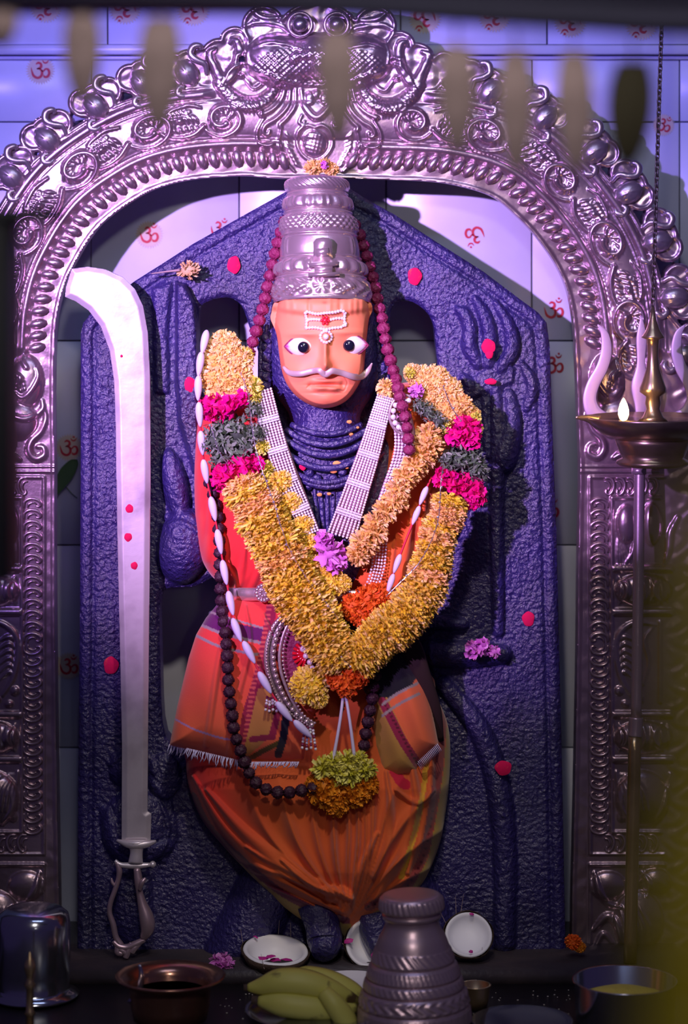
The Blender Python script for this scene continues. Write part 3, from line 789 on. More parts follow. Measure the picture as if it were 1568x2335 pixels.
# vermilion marks painted on the stone, thin raised dabs
def dab(x, y, rx, ry, d, parent, m='kumkum', name='vermilion_mark'):
    mb = MB(); V = [W(x, y, d-2)]; n = 22
    for r in (0.6, 1.0):
        for k in range(n):
            a = 2*PI*k/n; q = 1+0.04*math.sin(3*a+x)+0.04*math.sin(5*a+y); V.append(W(x+rx*r*q*math.cos(a), y+ry*r*q*math.sin(a), d-(1.8 if r < 1 else -1)))
    Fc = [(0, 1+k, 1+(k+1) % n) for k in range(n)]+[(1+k, 1+n+k, 1+n+(k+1) % n, 1+(k+1) % n) for k in range(n)]
    mb.add(V, Fc); return mb.build(name, m, parent)
for x, y, rx, ry, d in [(533, 604, 15, 20, 14), (945, 630, 16, 20, 14), (1113, 790, 16, 17, -16), (1115, 808, 9, 10, -16), (431, 877, 14, 18, -29), (253, 1517, 17, 20, 14), (1204, 1411, 14, 17, 14), (1147, 1751, 19, 17, -15), (1118, 870, 14, 7, -14),
                        (690, 1062, 8, 11, -148), (692, 1092, 6, 6, -148), (500, 523, 0.1, 0.1, 20)]:
    if rx > 1: dab(x, y, rx, ry, d, idol)
for x, y, r in [(768, 1058, 10), (760, 1074, 8), (790, 1066, 5), (735, 1112, 7), (728, 1128, 6), (750, 1126, 5), (796, 962, 6), (800, 990, 5), (815, 975, 4)]: dab(x, y, r, r*.7, -148 if y > 1000 else -132, idol, 'sandal', 'sandal_mark')
# ================================================================= FACE MASK
fo = [(619, 712), (617, 728), (630, 762), (637, 814), (644, 852), (658, 883), (681, 908), (710, 925), (740, 931), (770, 925), (796, 908), (816, 880), (828, 852), (832, 814), (836, 770), (841, 728), (849, 706), (843, 688), (820, 672), (735, 660), (650, 668), (625, 690)]
R = Relief(612, 655, 852, 935, 1.5, -128, (0.90, 0.28, 0.135))
R.region([tuple(p) for p in smoothp(fo, 5, True)])
dd = np.clip(-R.SD, 0, 200); u = (R.X-736)/108.0; v = (R.Y-800)/140.0
R.H = 92*np.sqrt(np.clip(1-np.clip(u*u*0.92+np.clip(v, -1, 1)**2*0.30, 0, 1), 0.0, 1))*np.clip(dd/9, 0, 1)**0.5
R.H *= np.where(R.Y > 850, np.sqrt(np.clip(1-((R.Y-850)/95)**2*0.7, 0, 1)), 1)
# turban fold rim
R.H += 12*np.exp(-((R.Y-(702+0.002*(R.X-736)**2*-0.5))/16)**4)*(dd > 1)
for x in (652, 668, 705, 752, 775, 800, 812, 826): R.H += (-4 if x % 2 else 3)*np.exp(-((R.X-x)/5)**2)*np.exp(-((R.Y-695)/22)**4)
so = R.soft
so(693, 762, 34, 7, 6); so(796, 758, 34, 7, 6)            # brows
so(690, 790, 40, 22, -10); so(800, 786, 38, 22, -10)      # sockets
so(741, 800, 8, 38, 20); so(742, 834, 13, 15, 30)         # nose bridge, tip
so(727, 842, 8, 7, 9); so(758, 842, 8, 7, 9)
so(680, 848, 26, 20, 7); so(800, 848, 24, 20, 7)          # cheeks
so(744, 869, 24, 5, 12); so(732, 886, 15, 5, 12); so(762, 887, 14, 5, 12); so(742, 878, 30, 2.6, -10); so(742, 896, 34, 3, -4)
so(708, 880, 6, 7, -5); so(781, 878, 6, 9, -6); so(742, 912, 24, 14, 8)
R.base()
for P in ([(786, 860), (792, 872), (788, 884)], [(700, 884), (708, 878), (716, 880)], [(770, 888), (782, 892), (788, 886)]): R.stroke(P, 2.5, 0.9, 4, True)
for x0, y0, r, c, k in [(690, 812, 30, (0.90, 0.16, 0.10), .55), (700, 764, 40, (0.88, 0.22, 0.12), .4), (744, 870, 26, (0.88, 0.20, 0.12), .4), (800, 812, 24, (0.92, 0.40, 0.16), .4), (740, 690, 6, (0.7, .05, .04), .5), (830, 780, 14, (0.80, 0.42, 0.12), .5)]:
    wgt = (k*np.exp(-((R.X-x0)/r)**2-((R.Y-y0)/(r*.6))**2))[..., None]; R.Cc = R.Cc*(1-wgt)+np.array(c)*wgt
faceH = R
def face_d(x, y):
    j = int(np.clip(round((y-R_f.ys[0])/R_f.st), 0, len(R_f.ys)-1)); i = int(np.clip(round((x-R_f.xs[0])/R_f.st), 0, len(R_f.xs)-1)); return R_f.d0-R_f.H[j, i]
R_f = R
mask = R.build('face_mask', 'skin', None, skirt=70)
tag(mask, 'orange painted metal face mask with staring white eyes over the idol', 'mask')
# eyes: almond shells with black domed pupils
def eye(cx, cy, hw, hh, px, py):
    n = 40; V = []; Fc = []; cols = []; rings = 8
    dc = face_d(cx, cy)-5
    for r in range(rings+1):
        q = r/rings
        for k in range(n):
            a = 2*PI*k/n; c, s_ = math.cos(a), math.sin(a); x = hw*q*c; hmax = hh*(1-(q*c)**2); y = hmax*(s_*q if q else 0)/(max(math.sqrt(1-(q*c)**2), 1e-6) if q else 1)
            dep = dc+ (14*q**2) + abs(x/hw)*8; V.append(W(cx+x, cy+y, dep-9))
            cols.append((0.90, 0.90, 0.95) if abs(x/hw) < 0.72 and q < .99 else (0.75, 0.62, 0.72) if abs(x/hw) < .84 else (0.80, 0.08, 0.35))
    for r in range(rings):
        for k in range(n): Fc.append((r*n+k, r*n+(k+1) % n, (r+1)*n+(k+1) % n, (r+1)*n+k))
    base = len(V)
    for k in range(n): p = V[rings*n+k]; V.append((p[0]*1.0, p[1]+26*U, p[2])); cols.append((0.45, 0.05, 0.35))
    for k in range(n): Fc.append((rings*n+k, rings*n+(k+1) % n, base+(k+1) % n, base+k))
    mb = MB(); mb.add(V, Fc, cols); e = mb.build('eye', 'eye_white', mask)
    mb = MB(); ball(mb, px, py, dc-7, 13.5, 20, 14, 0.55); mb.build('pupil', 'eye_black', e)
    mb = MB(); P = [(cx+hw*1.03*math.cos(a), cy+hh*1.06*math.copysign(math.sin(a)**2, math.sin(a)), dc+8+abs(math.cos(a))*7) for a in np.linspace(0, 2*PI, 41)]
    mb.add(*tube(P, 2.2, 6, 0, 1, False)); mb.build('eyelid_line', 'bead_purple', e)
eye(690, 790, 40, 24, 692, 792); eye(800, 787, 38, 23, 795, 788)
mb = MB(); P = [(645, 836), (660, 850), (685, 852), (712, 846), (728, 845), (741, 853), (756, 846), (778, 850), (805, 859), (824, 858), (838, 846), (848, 828)]
mb.add(*tube([(x, y, min(face_d(min(max(x, 650), 826), y)-8, -165)+(0 if 640 < x < 830 else 6)) for x, y in P], [3, 6.5, 7, 7, 7, 8.5, 7.5, 7, 7.5, 8, 6, 1.5], 10, 6, 0.45)); mb.build('moustache', 'moustache', mask)
# jewelled forehead mark
til = empty('forehead_jewel', W(741, 740, -230), 'white rhinestone three-bar forehead jewel with a red stone above the eyes', 'jewel')
rs = MB()
def rowb(P, r, n):
    Q = resample(np.array(smoothp(P, 6)), n)
    for x, y in Q: ball(rs, x, y, face_d(x, y)-3, r, 7, 5)
rowb([(700, 711), (722, 716), (741, 714), (762, 712), (780, 708), (786, 716)], 4.0, 6.4)
rowb([(699, 748), (718, 747), (741, 751), (760, 748), (778, 746), (788, 738)], 4.0, 6.4)
rowb([(696, 714), (699, 730), (698, 746)], 4.0, 6.4); rowb([(787, 714), (785, 728), (787, 742)], 4.0, 6.4)
rowb([(704, 729), (716, 728), (728, 729)], 3.8, 6.4); rowb([(754, 729), (766, 726), (780, 726)], 3.8, 6.4)
rowb([(743+13*math.cos(a), 768+13*math.sin(a)) for a in np.linspace(0, 2*PI, 12)], 3.8, 6.2)
rs.build('rhinestones', 'rhinestone', til)
mb = MB(); ball(mb, 743, 768, face_d(743, 768)-5, 6.5, 14, 9); mb.build('drop_pearl', 'pearl', til)
mb = MB(); ball(mb, 741, 731, face_d(741, 731)-5, 6, 12, 8)
for k in range(6): a = k*PI/3; ball(mb, 741+8*math.cos(a), 731+8*math.sin(a), face_d(741, 731)-3, 4, 8, 6)
mb.build('red_stone', 'ruby', til)
# ================================================================= CROWN
crown = empty('silver_crown', W(733, 690, -120), 'tall tiered conical silver crown on the idol with embossed bands', 'crown')
TILT = math.radians(-9)
def crown_band(name, prof, fn=None, n=220, m='crown_silver'):
    P = np.array(smoothp(prof, 8)); P = resample(P, 1.6)
    V = []; n_ = n
    for r, z in P:
        for k in range(n_):
            a = 2*PI*k/n_; e = fn(a, z, r) if fn else 0
            x = (r+e)*math.cos(a); y = (r+e)*math.sin(a)*0.9
            cx = -z*0.045
            V.append((x+cx, y, z))
    R_ = Euler((TILT, 0, 0)).to_matrix(); c = Vector(W(734, 690, -122)); s_ = sc(-122)*U
    V = [tuple(R_ @ Vector(v)*s_+c) for v in V]
    Fc = []; mm = len(P)
    for i in range(mm-1):
        for k in range(n_): Fc.append((i*n_+k, i*n_+(k+1) % n_, (i+1)*n_+(k+1) % n_, (i+1)*n_+k))
    return MB().add(V, Fc).build(name, m, crown)
fa = lambda a: ((a+PI/2+PI) % (2*PI))-PI   # front is a=-pi/2
def f6(a, z, r):
    t = fa(a); s_ = 0
    ed = max(0, min(1, (50-z)/6, (z-4)/6))
    s_ += 5.5*(abs(math.sin(t*9+1.2*math.sin(z*.16)))**3)*ed*(1 if abs(t) > .22 else .2)
    s_ += 3.0*math.exp(-((z-26)/16)**2)*abs(math.cos(t*27+z*.2))*ed if abs(t) > .22 else 0
    rr = math.hypot(t*108, z-27)
    if rr < 24: s_ = 4.5*(0.5+0.5*math.cos(6*math.atan2(z-27, t*108)))*math.sin(min(1, rr/22)*PI)+3*math.exp(-(rr/6)**2)
    return s_
crown_band('floral_band', [(109, -2), (111, 3), (109, 8), (108, 26), (105, 44), (104, 50), (106, 54), (100, 58)], f6)
def f5(a, z, r):
    t = fa(a); return 5.5*abs(math.sin(abs(t)*10-0.5-0.35*math.sin((z-60)*.09)))**1.5*max(0, min(1, (94-z)/8, (z-60)/6)) if abs(t) > .2 else 0
crown_band('fluted_band', [(98, 57), (102, 62), (104, 72), (101, 84), (95, 94), (93, 98)], f5)
def f4(a, z, r):
    t = fa(a); return (3*math.exp(-((abs(t)-.95)/.035)**2)+3*math.exp(-((abs(t)-1.05)/.03)**2))*max(0, min(1, (146-z)/8, (z-102)/8))
crown_band('plain_band', [(94, 96), (96, 100), (92, 104), (91, 124), (88, 142), (86, 148), (89, 152), (87, 156)], f4)
def f3(a, z, r):
    t = fa(a); return 4.6*abs(math.sin(t*17+z*0.19))*abs(math.sin(t*17-z*0.19))*max(0, min(1, (200-z)/6, (z-160)/6))
crown_band('scale_band', [(86, 155), (88, 162), (88, 176), (84, 192), (78, 200), (80, 205), (76, 209)], f3)
def f2(a, z, r):
    t = fa(a); return (3.6*abs(math.sin(abs(t)*8.5-0.3-0.5*math.sin((z-210)*.1)))**1.5 if abs(t) > .3 else 3*math.exp(-((abs(t)-.13)/.07)**2))*max(0, min(1, (242-z)/6, (z-210)/6))
crown_band('leaf_band', [(74, 208), (79, 215), (80, 224), (76, 238), (70, 244), (72, 248), (67, 252)], f2)
def f1(a, z, r):
    t = fa(a); return 2.6*abs(math.sin(t*20+z*.35))*max(0, min(1, (284-z)/6, (z-258)/5))
crown_band('top_band', [(66, 250), (71, 255), (73, 264), (72, 276), (66, 284), (50, 288), (20, 290), (0.01, 290)], f1)
# emblem plaque on the plain band
emb = MB()
def cr(x, y, d): 
    return (x, y, d)
def slabp(mb, P, d, t):
    n = len(P); V = [W(x, y, d) for x, y in P]+[(W(x, y, d)[0], (d+t)*U, W(x, y, d)[2]) for x, y in P]
    mb.add(V, [tuple(range(n))[::-1]]+[(k, (k+1) % n, n+(k+1) % n, n+k) for k in range(n)])
slabp(emb, [(714, 600), (714, 552), (720, 544), (735, 541), (750, 543), (757, 552), (758, 600)], -198, 20)
slabp(emb, [(700, 600), (774, 597), (770, 606), (706, 610)], -212, 20); slabp(emb, [(716, 608), (758, 606), (757, 622), (717, 624)], -211, 20)
slabp(emb, [(702, 622), (774, 620), (774, 630), (702, 632)], -216, 18)
slabp(emb, [(720, 567), (748, 565), (750, 584), (721, 585)], -202, 8)
emb.build('lingam_plaque', 'crown_silver', crown, smooth=False)
# ================================================================= CLOTHES
def bulge(R, h, w):
    t = np.clip(-R.SD/w, 0, 1); R.H = h*np.sqrt(np.clip(1-(1-t)**2, 0, 1))
def grad(R, c0, c1, ax='x', a=0, b=1):
    t = np.clip(((R.X if ax == 'x' else R.Y)-a)/(b-a), 0, 1)[..., None]; R.Cc = np.array(c0)*(1-t)+np.array(c1)*t
blo = empty('blouse', W(700, 1370, -60), 'red and orange cloth blouse wrapping the idol chest and arms under the garlands', 'clothing')
R = Relief(438, 870, 790, 1385, 3, -20, (0.80, 0.035, 0.035))
R.region([tuple(p) for p in smoothp([(604, 872), (560, 880), (500, 895), (460, 930), (447, 1000), (443, 1100), (447, 1200), (458, 1268), (478, 1308), (506, 1338), (522, 1374), (770, 1378), (776, 1300), (735, 1262), (690, 1165), (650, 1050), (618, 940)], 5, True)])
bulge(R, 124, 105)
for x0, y0, x1, y1, r in [(530, 1370, 560, 1240, 12), (560, 1370, 600, 1260, 10), (590, 1372, 650, 1270, 12), (505, 1330, 500, 1180, 14), (470, 1280, 478, 1120, 12), (545, 1370, 520, 1290, 8), (640, 1370, 660, 1300, 9)]:
    R.base(); R.stroke([(x0, y0), ((x0+x1)/2+5, (y0+y1)/2), (x1, y1)], [r, r, r*.4], r*0.6+3.1, power=1.5)
R.soft(500, 1335, 30, 8, -12); R.build('left_sleeve_panel', 'cloth', blo, skirt=10)
R = Relief(760, 865, 1035, 1385, 3, -20, (0.80, 0.13, 0.03))
R.region([tuple(p) for p in smoothp([(872, 892), (940, 872), (1000, 890), (1026, 960), (1020, 1100), (1000, 1200), (970, 1290), (950, 1376), (772, 1378), (776, 1290), (800, 1225), (836, 1120), (866, 990)], 5, True)])
bulge(R, 122, 100)
for x0, y0, x1, y1, r in [(900, 1370, 940, 1180, 14), (870, 1370, 900, 1230, 10), (830, 1370, 850, 1260, 12), (950, 1300, 970, 1100, 12)]:
    R.base(); R.stroke([(x0, y0), ((x0+x1)/2+5, (y0+y1)/2), (x1, y1)], [r, r, r*.4], r*0.6+3.1, power=1.5)
R.build('right_sleeve_panel', 'cloth', blo, skirt=10)
# pleated dhoti
OR = (0.66, 0.12, 0.03); RD = (0.60, 0.02, 0.03); GO = (0.42, 0.27, 0.05); MA = (0.20, 0.015, 0.05)
R = Relief(415, 1490, 1035, 2160, 3, -20, OR)
dho = [(430, 1690), (424, 1740), (432, 1800), (462, 1872), (520, 1942), (590, 2015), (640, 2062), (690, 2098), (730, 2106), (765, 2118), (800, 2150), (836, 2112), (905, 2072), (962, 2016), (1000, 1930), (1016, 1850), (1026, 1750), (1022, 1660), (995, 1590), (960, 1530), (700, 1500), (520, 1500)]
R.region([tuple(p) for p in smoothp(dho, 5, True)])
grad(R, RD, OR, 'x', 440, 640)
t_ = np.clip(-R.SD/170, 0, 1); R.H = (118+26*np.clip((R.Y-1740)/60, 0, 1))*np.sqrt(np.clip(1-(1-t_)**2, 0, 1))*np.clip(1-(R.Y-1990)/420, 0.55, 1)
gx = 800; gy = 2095
import itertools
ang = np.arctan2(R.X-gx, gy-R.Y); rad = np.hypot(R.X-gx, R.Y-gy)
fold = np.zeros_like(R.H)
rs_ = random.Random(5)
for a0, w_, h_ in [(-1.30, .05, 9), (-1.16, .05, 12), (-1.02, .06, 15), (-0.86, .07, 16), (-0.70, .06, 13), (-0.55, .07, 16), (-0.40, .05, 10), (-0.26, .05, 14), (-0.12, .04, 12), (0.0, .045, 15), (0.13, .04, 11), (0.27, .05, 15), (0.42, .05, 12), (0.58, .06, 16), (0.76, .06, 14), (0.95, .07, 14)]:
    aa = a0+0.10*np.sin(rad*0.010+a0*5)
    fold += 1.7*h_*np.clip((R.Y-1735)/90, 0.12, 1)*np.exp(-np.abs((ang-aa)/(w_*.8))**1.4)*np.clip(rad/130, 0.15, 1.25)*np.clip(1.25-rad/480, 0.15, 1)
R.H += fold
for P, r in [([(470, 1800), (560, 1900), (680, 1990), (800, 2050)], 16), ([(440, 1770), (520, 1905), (640, 2010), (780, 2080)], 13), ([(560, 1930), (660, 2000), (760, 2040)], 10), ([(640, 1960), (700, 2010), (750, 2040)], 9),
             ([(930, 1700), (950, 1850), (900, 1980), (850, 2050)], 14), ([(880, 1760), (890, 1880), (850, 2000)], 12), ([(985, 1700), (975, 1850), (930, 1990)], 14), ([(860, 1900), (820, 1990), (800, 2060)], 12),
             ([(900, 1800), (950, 1830), (990, 1800)], 9)]:
    R.base(); R.stroke(P, [r*.4, r, r, r*.5], r*1.0+3.1, power=1.1)
R.base(); R.stroke([(740, 2030), (775, 2038), (790, 2058), (782, 2090)], [10, 20, 20, 10], 22, power=.8); R.blob(762, 2045, 22, 14, 24)
# colour bands woven into the hems
R.fill([(420, 1800), (470, 1890), (560, 1978), (640, 2042), (720, 2086), (800, 2106), (800, 2160), (600, 2160), (420, 1950)], GO)
R.stroke([(440, 1815), (480, 1890), (560, 1968), (640, 2034), (720, 2076), (790, 2100)], 8, col=MA, colonly=True)
R.stroke([(1010, 1600), (1000, 1750), (985, 1850), (965, 1950), (920, 2030), (840, 2068)], 10, col=(0.30, 0.05, 0.05), colonly=True)
R.fill([(1022, 1600), (1012, 1750), (997, 1850), (977, 1955), (932, 2040), (850, 2082), (880, 2160), (1040, 2120), (1060, 1600)], GO)
R.stroke([(975, 1700), (965, 1800), (945, 1900), (915, 2000)], 6, col=(0.60, 0.33, 0.03), colonly=True)
R.stroke([(900, 1760), (915, 1783), (925, 1790)], 12, col=(0.50, 0.01, 0.04), colonly=True)
for k in range(20):
    q = k/19; P = np.array(smoothp([(985, 1850), (965, 1950), (920, 2030), (840, 2068)], 6)); p = P[int(q*(len(P)-1))]; R.stroke([(p[0], p[1]), (p[0]+1, p[1])], 3, col=(0.12, 0.01, 0.02), colonly=True)
dhoti = R.build('pleated_dhoti', 'cloth', None, skirt=10)
tag(dhoti, 'orange and red pleated lower garment with gold hems gathered between the idol legs', 'clothing')
# shawl: two hanging flaps with woven borders and fringes
sh = empty('shawl', W(700, 1740, -150), 'orange shawl with maroon woven borders and purple fringe hanging from the waist', 'clothing')
R = Relief(380, 1360, 760, 1760, 2.4, -94, (0.80, 0.09, 0.045))
fl = [(514, 1362), (498, 1376), (468, 1412), (446, 1450), (430, 1500), (404, 1610), (386, 1700), (450, 1716), (520, 1732), (560, 1742), (640, 1738), (702, 1742), (716, 1640), (745, 1560), (755, 1365)]
R.region(fl)
t_ = np.clip(-R.SD/70, 0, 1); R.H = 10+78*np.sqrt(np.clip(1-(1-t_)**2, 0, 1))
R.H += 7*np.sin(R.X*0.055-R.Y*0.012)*np.clip((R.Y-1440)/150, 0, 1)
for P, r in [([(560, 1380), (570, 1470), (540, 1600), (520, 1730)], 9), ([(600, 1400), (640, 1500), (600, 1560)], 10), ([(530, 1380), (500, 1500), (470, 1700)], 9)]:
    R.base(); R.stroke(P, [r*.4, r, r], r*0.8+3.1, power=1.2)
grad(R, (0.78, 0.05, 0.05), (0.82, 0.16, 0.06), 'y', 1450, 1720)
R.fill([(440, 1395), (500, 1372), (530, 1420), (640, 1442), (640, 1470), (530, 1450), (455, 1428)], (0.13, 0.01, 0.12))
GL = (0.32, 0.24, 0.28)
R.stroke([(455, 1424), (510, 1446), (560, 1458), (612, 1470)], 3.4, col=GL, colonly=True); R.stroke([(440, 1446), (500, 1474), (560, 1488), (600, 1494)], 3.2, col=GL, colonly=True)
R.stroke([(478, 1395), (530, 1412), (612, 1436)], 2.4, col=GL, colonly=True)
R.stroke([(400, 1640), (440, 1662), (500, 1682), (548, 1690)], 2.2, col=(0.45, 0.25, 0.5), colonly=True)
R.stroke([(625, 1350), (605, 1470), (585, 1560), (562, 1640), (552, 1736)], 12, col=(0.30, 0.015, 0.06), colonly=True)
for k in range(34):
    q = k/33; x = np.interp(q, [0, .3, .6, 1], [617, 600, 576, 556]); y = 1370+q*345
    R.stroke([(x-5, y), (x+3, y)], 2.6, col=(0.62, 0.10, 0.10), colonly=True, n=2)
R.fill([(588, 1570), (650, 1560), (636, 1660), (560, 1730), (558, 1700)], (0.50, 0.22, 0.06))
R.stroke([(640, 1560), (636, 1610), (622, 1672)], 8, col=(0.26, 0.015, 0.06), colonly=True); R.stroke([(574, 1686), (622, 1680)], 7, col=(0.26, 0.015, 0.06), colonly=True)
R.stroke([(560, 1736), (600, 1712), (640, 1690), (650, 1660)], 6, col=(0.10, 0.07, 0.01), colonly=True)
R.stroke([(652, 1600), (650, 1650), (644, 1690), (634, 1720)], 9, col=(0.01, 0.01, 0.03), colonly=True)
R.build('left_flap', 'cloth', sh, skirt=8)
fr = MB()
for k in range(95):
    q = k/94; x = np.interp(q, [0, .2, .5, 1], [387, 450, 560, 702]); y = np.interp(q, [0, .2, .5, 1], [1700, 1714, 1740, 1740]); l = random.uniform(12, 24)*(1 if q < .6 else .5)
    d = -182 if 0.12 < q < .93 else -125
    fr.add(*tube([(x, y-3, d), (x+random.uniform(-3, 3)-3, y+l*.5, d-3), (x+random.uniform(-5, 5)-5, y+l, d)], [1.5, 1.2, .8], 4, 2))
fr.build('fringe', 'bud', sh)['kind'] = 'stuff'
R = Relief(815, 1440, 1010, 1800, 2.4, -100, (0.85, 0.17, 0.06))
fl = [(850, 1470), (900, 1450), (945, 1500), (972, 1570), (985, 1620), (1000, 1700), (955, 1742), (950, 1760), (905, 1780), (868, 1760), (850, 1700), (835, 1600), (820, 1540)]
R.region(fl); t_ = np.clip(-R.SD/50, 0, 1); R.H = 8+60*np.sqrt(np.clip(1-(1-t_)**2, 0, 1)); R.H += 5*np.sin((R.X-R.Y*.4)*0.09)
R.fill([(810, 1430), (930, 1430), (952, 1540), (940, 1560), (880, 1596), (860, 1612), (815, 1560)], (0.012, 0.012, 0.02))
R.fill([(835, 1610), (882, 1590), (955, 1745), (940, 1800), (860, 1790)], (0.50, 0.26, 0.06))
R.stroke([(872, 1600), (892, 1640), (918, 1690), (952, 1742)], 10, col=(0.32, 0.02, 0.07), colonly=True)
for k in range(16):
    q = k/15; R.stroke([(np.interp(q, [0, 1], [878, 948]), 1608+q*130), (np.interp(q, [0, 1], [879, 949]), 1608+q*130)], 3, col=(0.12, 0.01, 0.03), colonly=True, n=2)
for dy in (0, 26): R.stroke([(872, 1606+dy), (905, 1582+dy), (955, 1556+dy)], 3.2, col=(0.35, 0.30, 0.30), colonly=True)
R.stroke([(880, 1770), (900, 1782), (925, 1770)], 8, col=(0.45, 0.01, 0.05), colonly=True)
R.build('right_flap', 'cloth', sh, skirt=8)
fr = MB()
for k in range(18):
    q = k/17; x = 1000-q*46; y = 1700+q*42; fr.add(*tube([(x-4, y-4, -128-30*min(1, q*5, (1-q)*5)), (x+4, y+8, -132-30*min(1, q*5, (1-q)*5)), (x+6, y+13, -130)], [1.0, .9, .6], 4, 2))
fr.build('fringe', 'bud', sh)['kind'] = 'stuff'
sash = MB().add(*tube([(905, 1440, -140), (935, 1480, -150), (962, 1540, -140), (990, 1620, -110), (1004, 1690, -80)], [26, 28, 20, 16, 8], 12, 6, .4))
mat('cloth_dark', (0.03, 0.012, 0.015), 0.8); sash.build('dark_sash', 'cloth_dark', sh)['label'] = 'dark brown narrow trailing end'
# belt
belt = empty('silver_belt', W(580, 1368, -150), 'narrow silver belt with round clasp at the idol waist', 'belt')
mb = MB(); P = [(512, 1356, -84), (540, 1355, -128), (570, 1355, -146), (600, 1355, -154), (700, 1358, -156), (800, 1360, -152), (880, 1360, -140), (940, 1360, -90)]
Q = smoothp(P, 6); V = []
for x, y, d in Q:
    for dy, dd_ in ((-15, 0), (-13, -4), (13, -4), (15, 0)): V.append(W(x, y+dy, d+dd_))
mb.add(V, [(i*4+k, i*4+k+1, i*4+k+5, i*4+k+4) for i in range(len(Q)-1) for k in range(3)]); mb.build('belt_band', 'crown_silver', belt)
mb = MB()
for k in range(14): a = 2*PI*k/14; ball(mb, 600+15*math.cos(a), 1352+17*math.sin(a), -166, 6, 8, 6)
for k in range(7): a = 2*PI*k/7; ball(mb, 600+7*math.cos(a), 1352+7*math.sin(a), -169, 5, 8, 6)
ball(mb, 600, 1352, -164, 17, 16, 10, .4); mb.build('belt_clasp', 'crown_silver', belt)
# ================================================================= FLOWERS
def mixc(a, b, t): return tuple(a[i]*(1-t)+b[i]*t for i in range(3))
def head_mesh(name, n, R, flat, plen, pw, pal, seed, curl=.5, core=.62, m='petal', spread=1.0):
    rr = random.Random(seed); mb = MB()
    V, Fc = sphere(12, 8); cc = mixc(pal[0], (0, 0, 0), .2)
    mb.add([(v[0]*R*core, v[1]*R*core, v[2]*R*core*flat) for v in V], Fc, cc)
    for i in range(n):
        z = 1-2*(i+.5)/n; a = i*2.399963+rr.uniform(-.3, .3); r = math.sqrt(max(0, 1-z*z))
        D = Vector((r*math.cos(a), r*math.sin(a), z)); 
        T = D.cross(Vector((rr.uniform(-1, 1), rr.uniform(-1, 1), rr.uniform(-1, 1)))).normalized(); Bn = D.cross(T)
        D2 = (D+T*rr.uniform(-.35, .35)*spread+Bn*rr.uniform(-.35, .35)*spread).normalized()
        q = rr.random(); pc = mixc(pal[int(q*len(pal)) % len(pal)], pal[rr.randrange(len(pal))], .4); L = R*rr.uniform(.88, 1.08)
        base = D*R*core*.9; tip = D2*L; pl = tip-base; Tn = T; w0 = pw*rr.uniform(.7, 1.2)
        pts = []; cols = []
        for j, (u, ww) in enumerate(((0, .45), (.55, 1), (1, .85))):
            for k in (-1, 0, 1):
                p = base+pl*u+Tn*(k*w0*ww*.5)+Bn*(curl*w0*((k*k)*.5+(u*u)*.6*(1 if q > .5 else -1)))
                if j == 2 and k == 0: p -= pl*0.08
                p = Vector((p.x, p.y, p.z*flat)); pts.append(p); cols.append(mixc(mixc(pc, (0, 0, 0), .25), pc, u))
        mb.add(pts, [(0, 1, 4, 3), (1, 2, 5, 4), (3, 4, 7, 6), (4, 5, 8, 7)], cols)
    return mesh_of(name, [(v[0]*U, v[1]*U, v[2]*U) for v in mb.v], mb.f, m, True, mb.c)
YP = [(0.98, 0.60, 0.16), (0.98, 0.68, 0.28), (0.96, 0.54, 0.10), (0.98, 0.74, 0.42), (0.98, 0.64, 0.24)]
YY = [(0.95, 0.68, 0.04), (0.97, 0.70, 0.12), (0.93, 0.62, 0.03), (0.92, 0.72, 0.14), (0.96, 0.74, 0.34)]
OO = [(0.85, 0.13, 0.01), (0.90, 0.20, 0.02), (0.75, 0.08, 0.01)]
OD = [(0.80, 0.26, 0.01), (0.85, 0.33, 0.02), (0.65, 0.18, 0.01)]
LI = [(0.62, 0.60, 0.04), (0.75, 0.68, 0.08), (0.85, 0.80, 0.25)]
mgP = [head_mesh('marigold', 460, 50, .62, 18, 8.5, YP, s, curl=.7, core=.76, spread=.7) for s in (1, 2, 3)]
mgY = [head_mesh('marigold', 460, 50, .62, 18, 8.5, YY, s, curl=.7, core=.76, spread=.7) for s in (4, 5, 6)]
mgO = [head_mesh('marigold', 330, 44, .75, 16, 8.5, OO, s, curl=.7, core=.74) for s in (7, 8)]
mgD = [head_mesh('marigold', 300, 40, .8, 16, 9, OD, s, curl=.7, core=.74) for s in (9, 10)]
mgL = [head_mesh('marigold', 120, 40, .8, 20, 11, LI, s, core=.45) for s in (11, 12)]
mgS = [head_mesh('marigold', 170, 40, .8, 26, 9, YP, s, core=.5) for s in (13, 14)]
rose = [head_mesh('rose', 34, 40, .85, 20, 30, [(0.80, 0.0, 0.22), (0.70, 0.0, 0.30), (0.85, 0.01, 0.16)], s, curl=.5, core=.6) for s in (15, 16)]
rosep = [head_mesh('rose', 30, 30, .8, 20, 22, [(0.75, 0.22, 0.70), (0.85, 0.35, 0.80), (0.60, 0.10, 0.55)], s, curl=.5, core=.5) for s in (17, 18)]
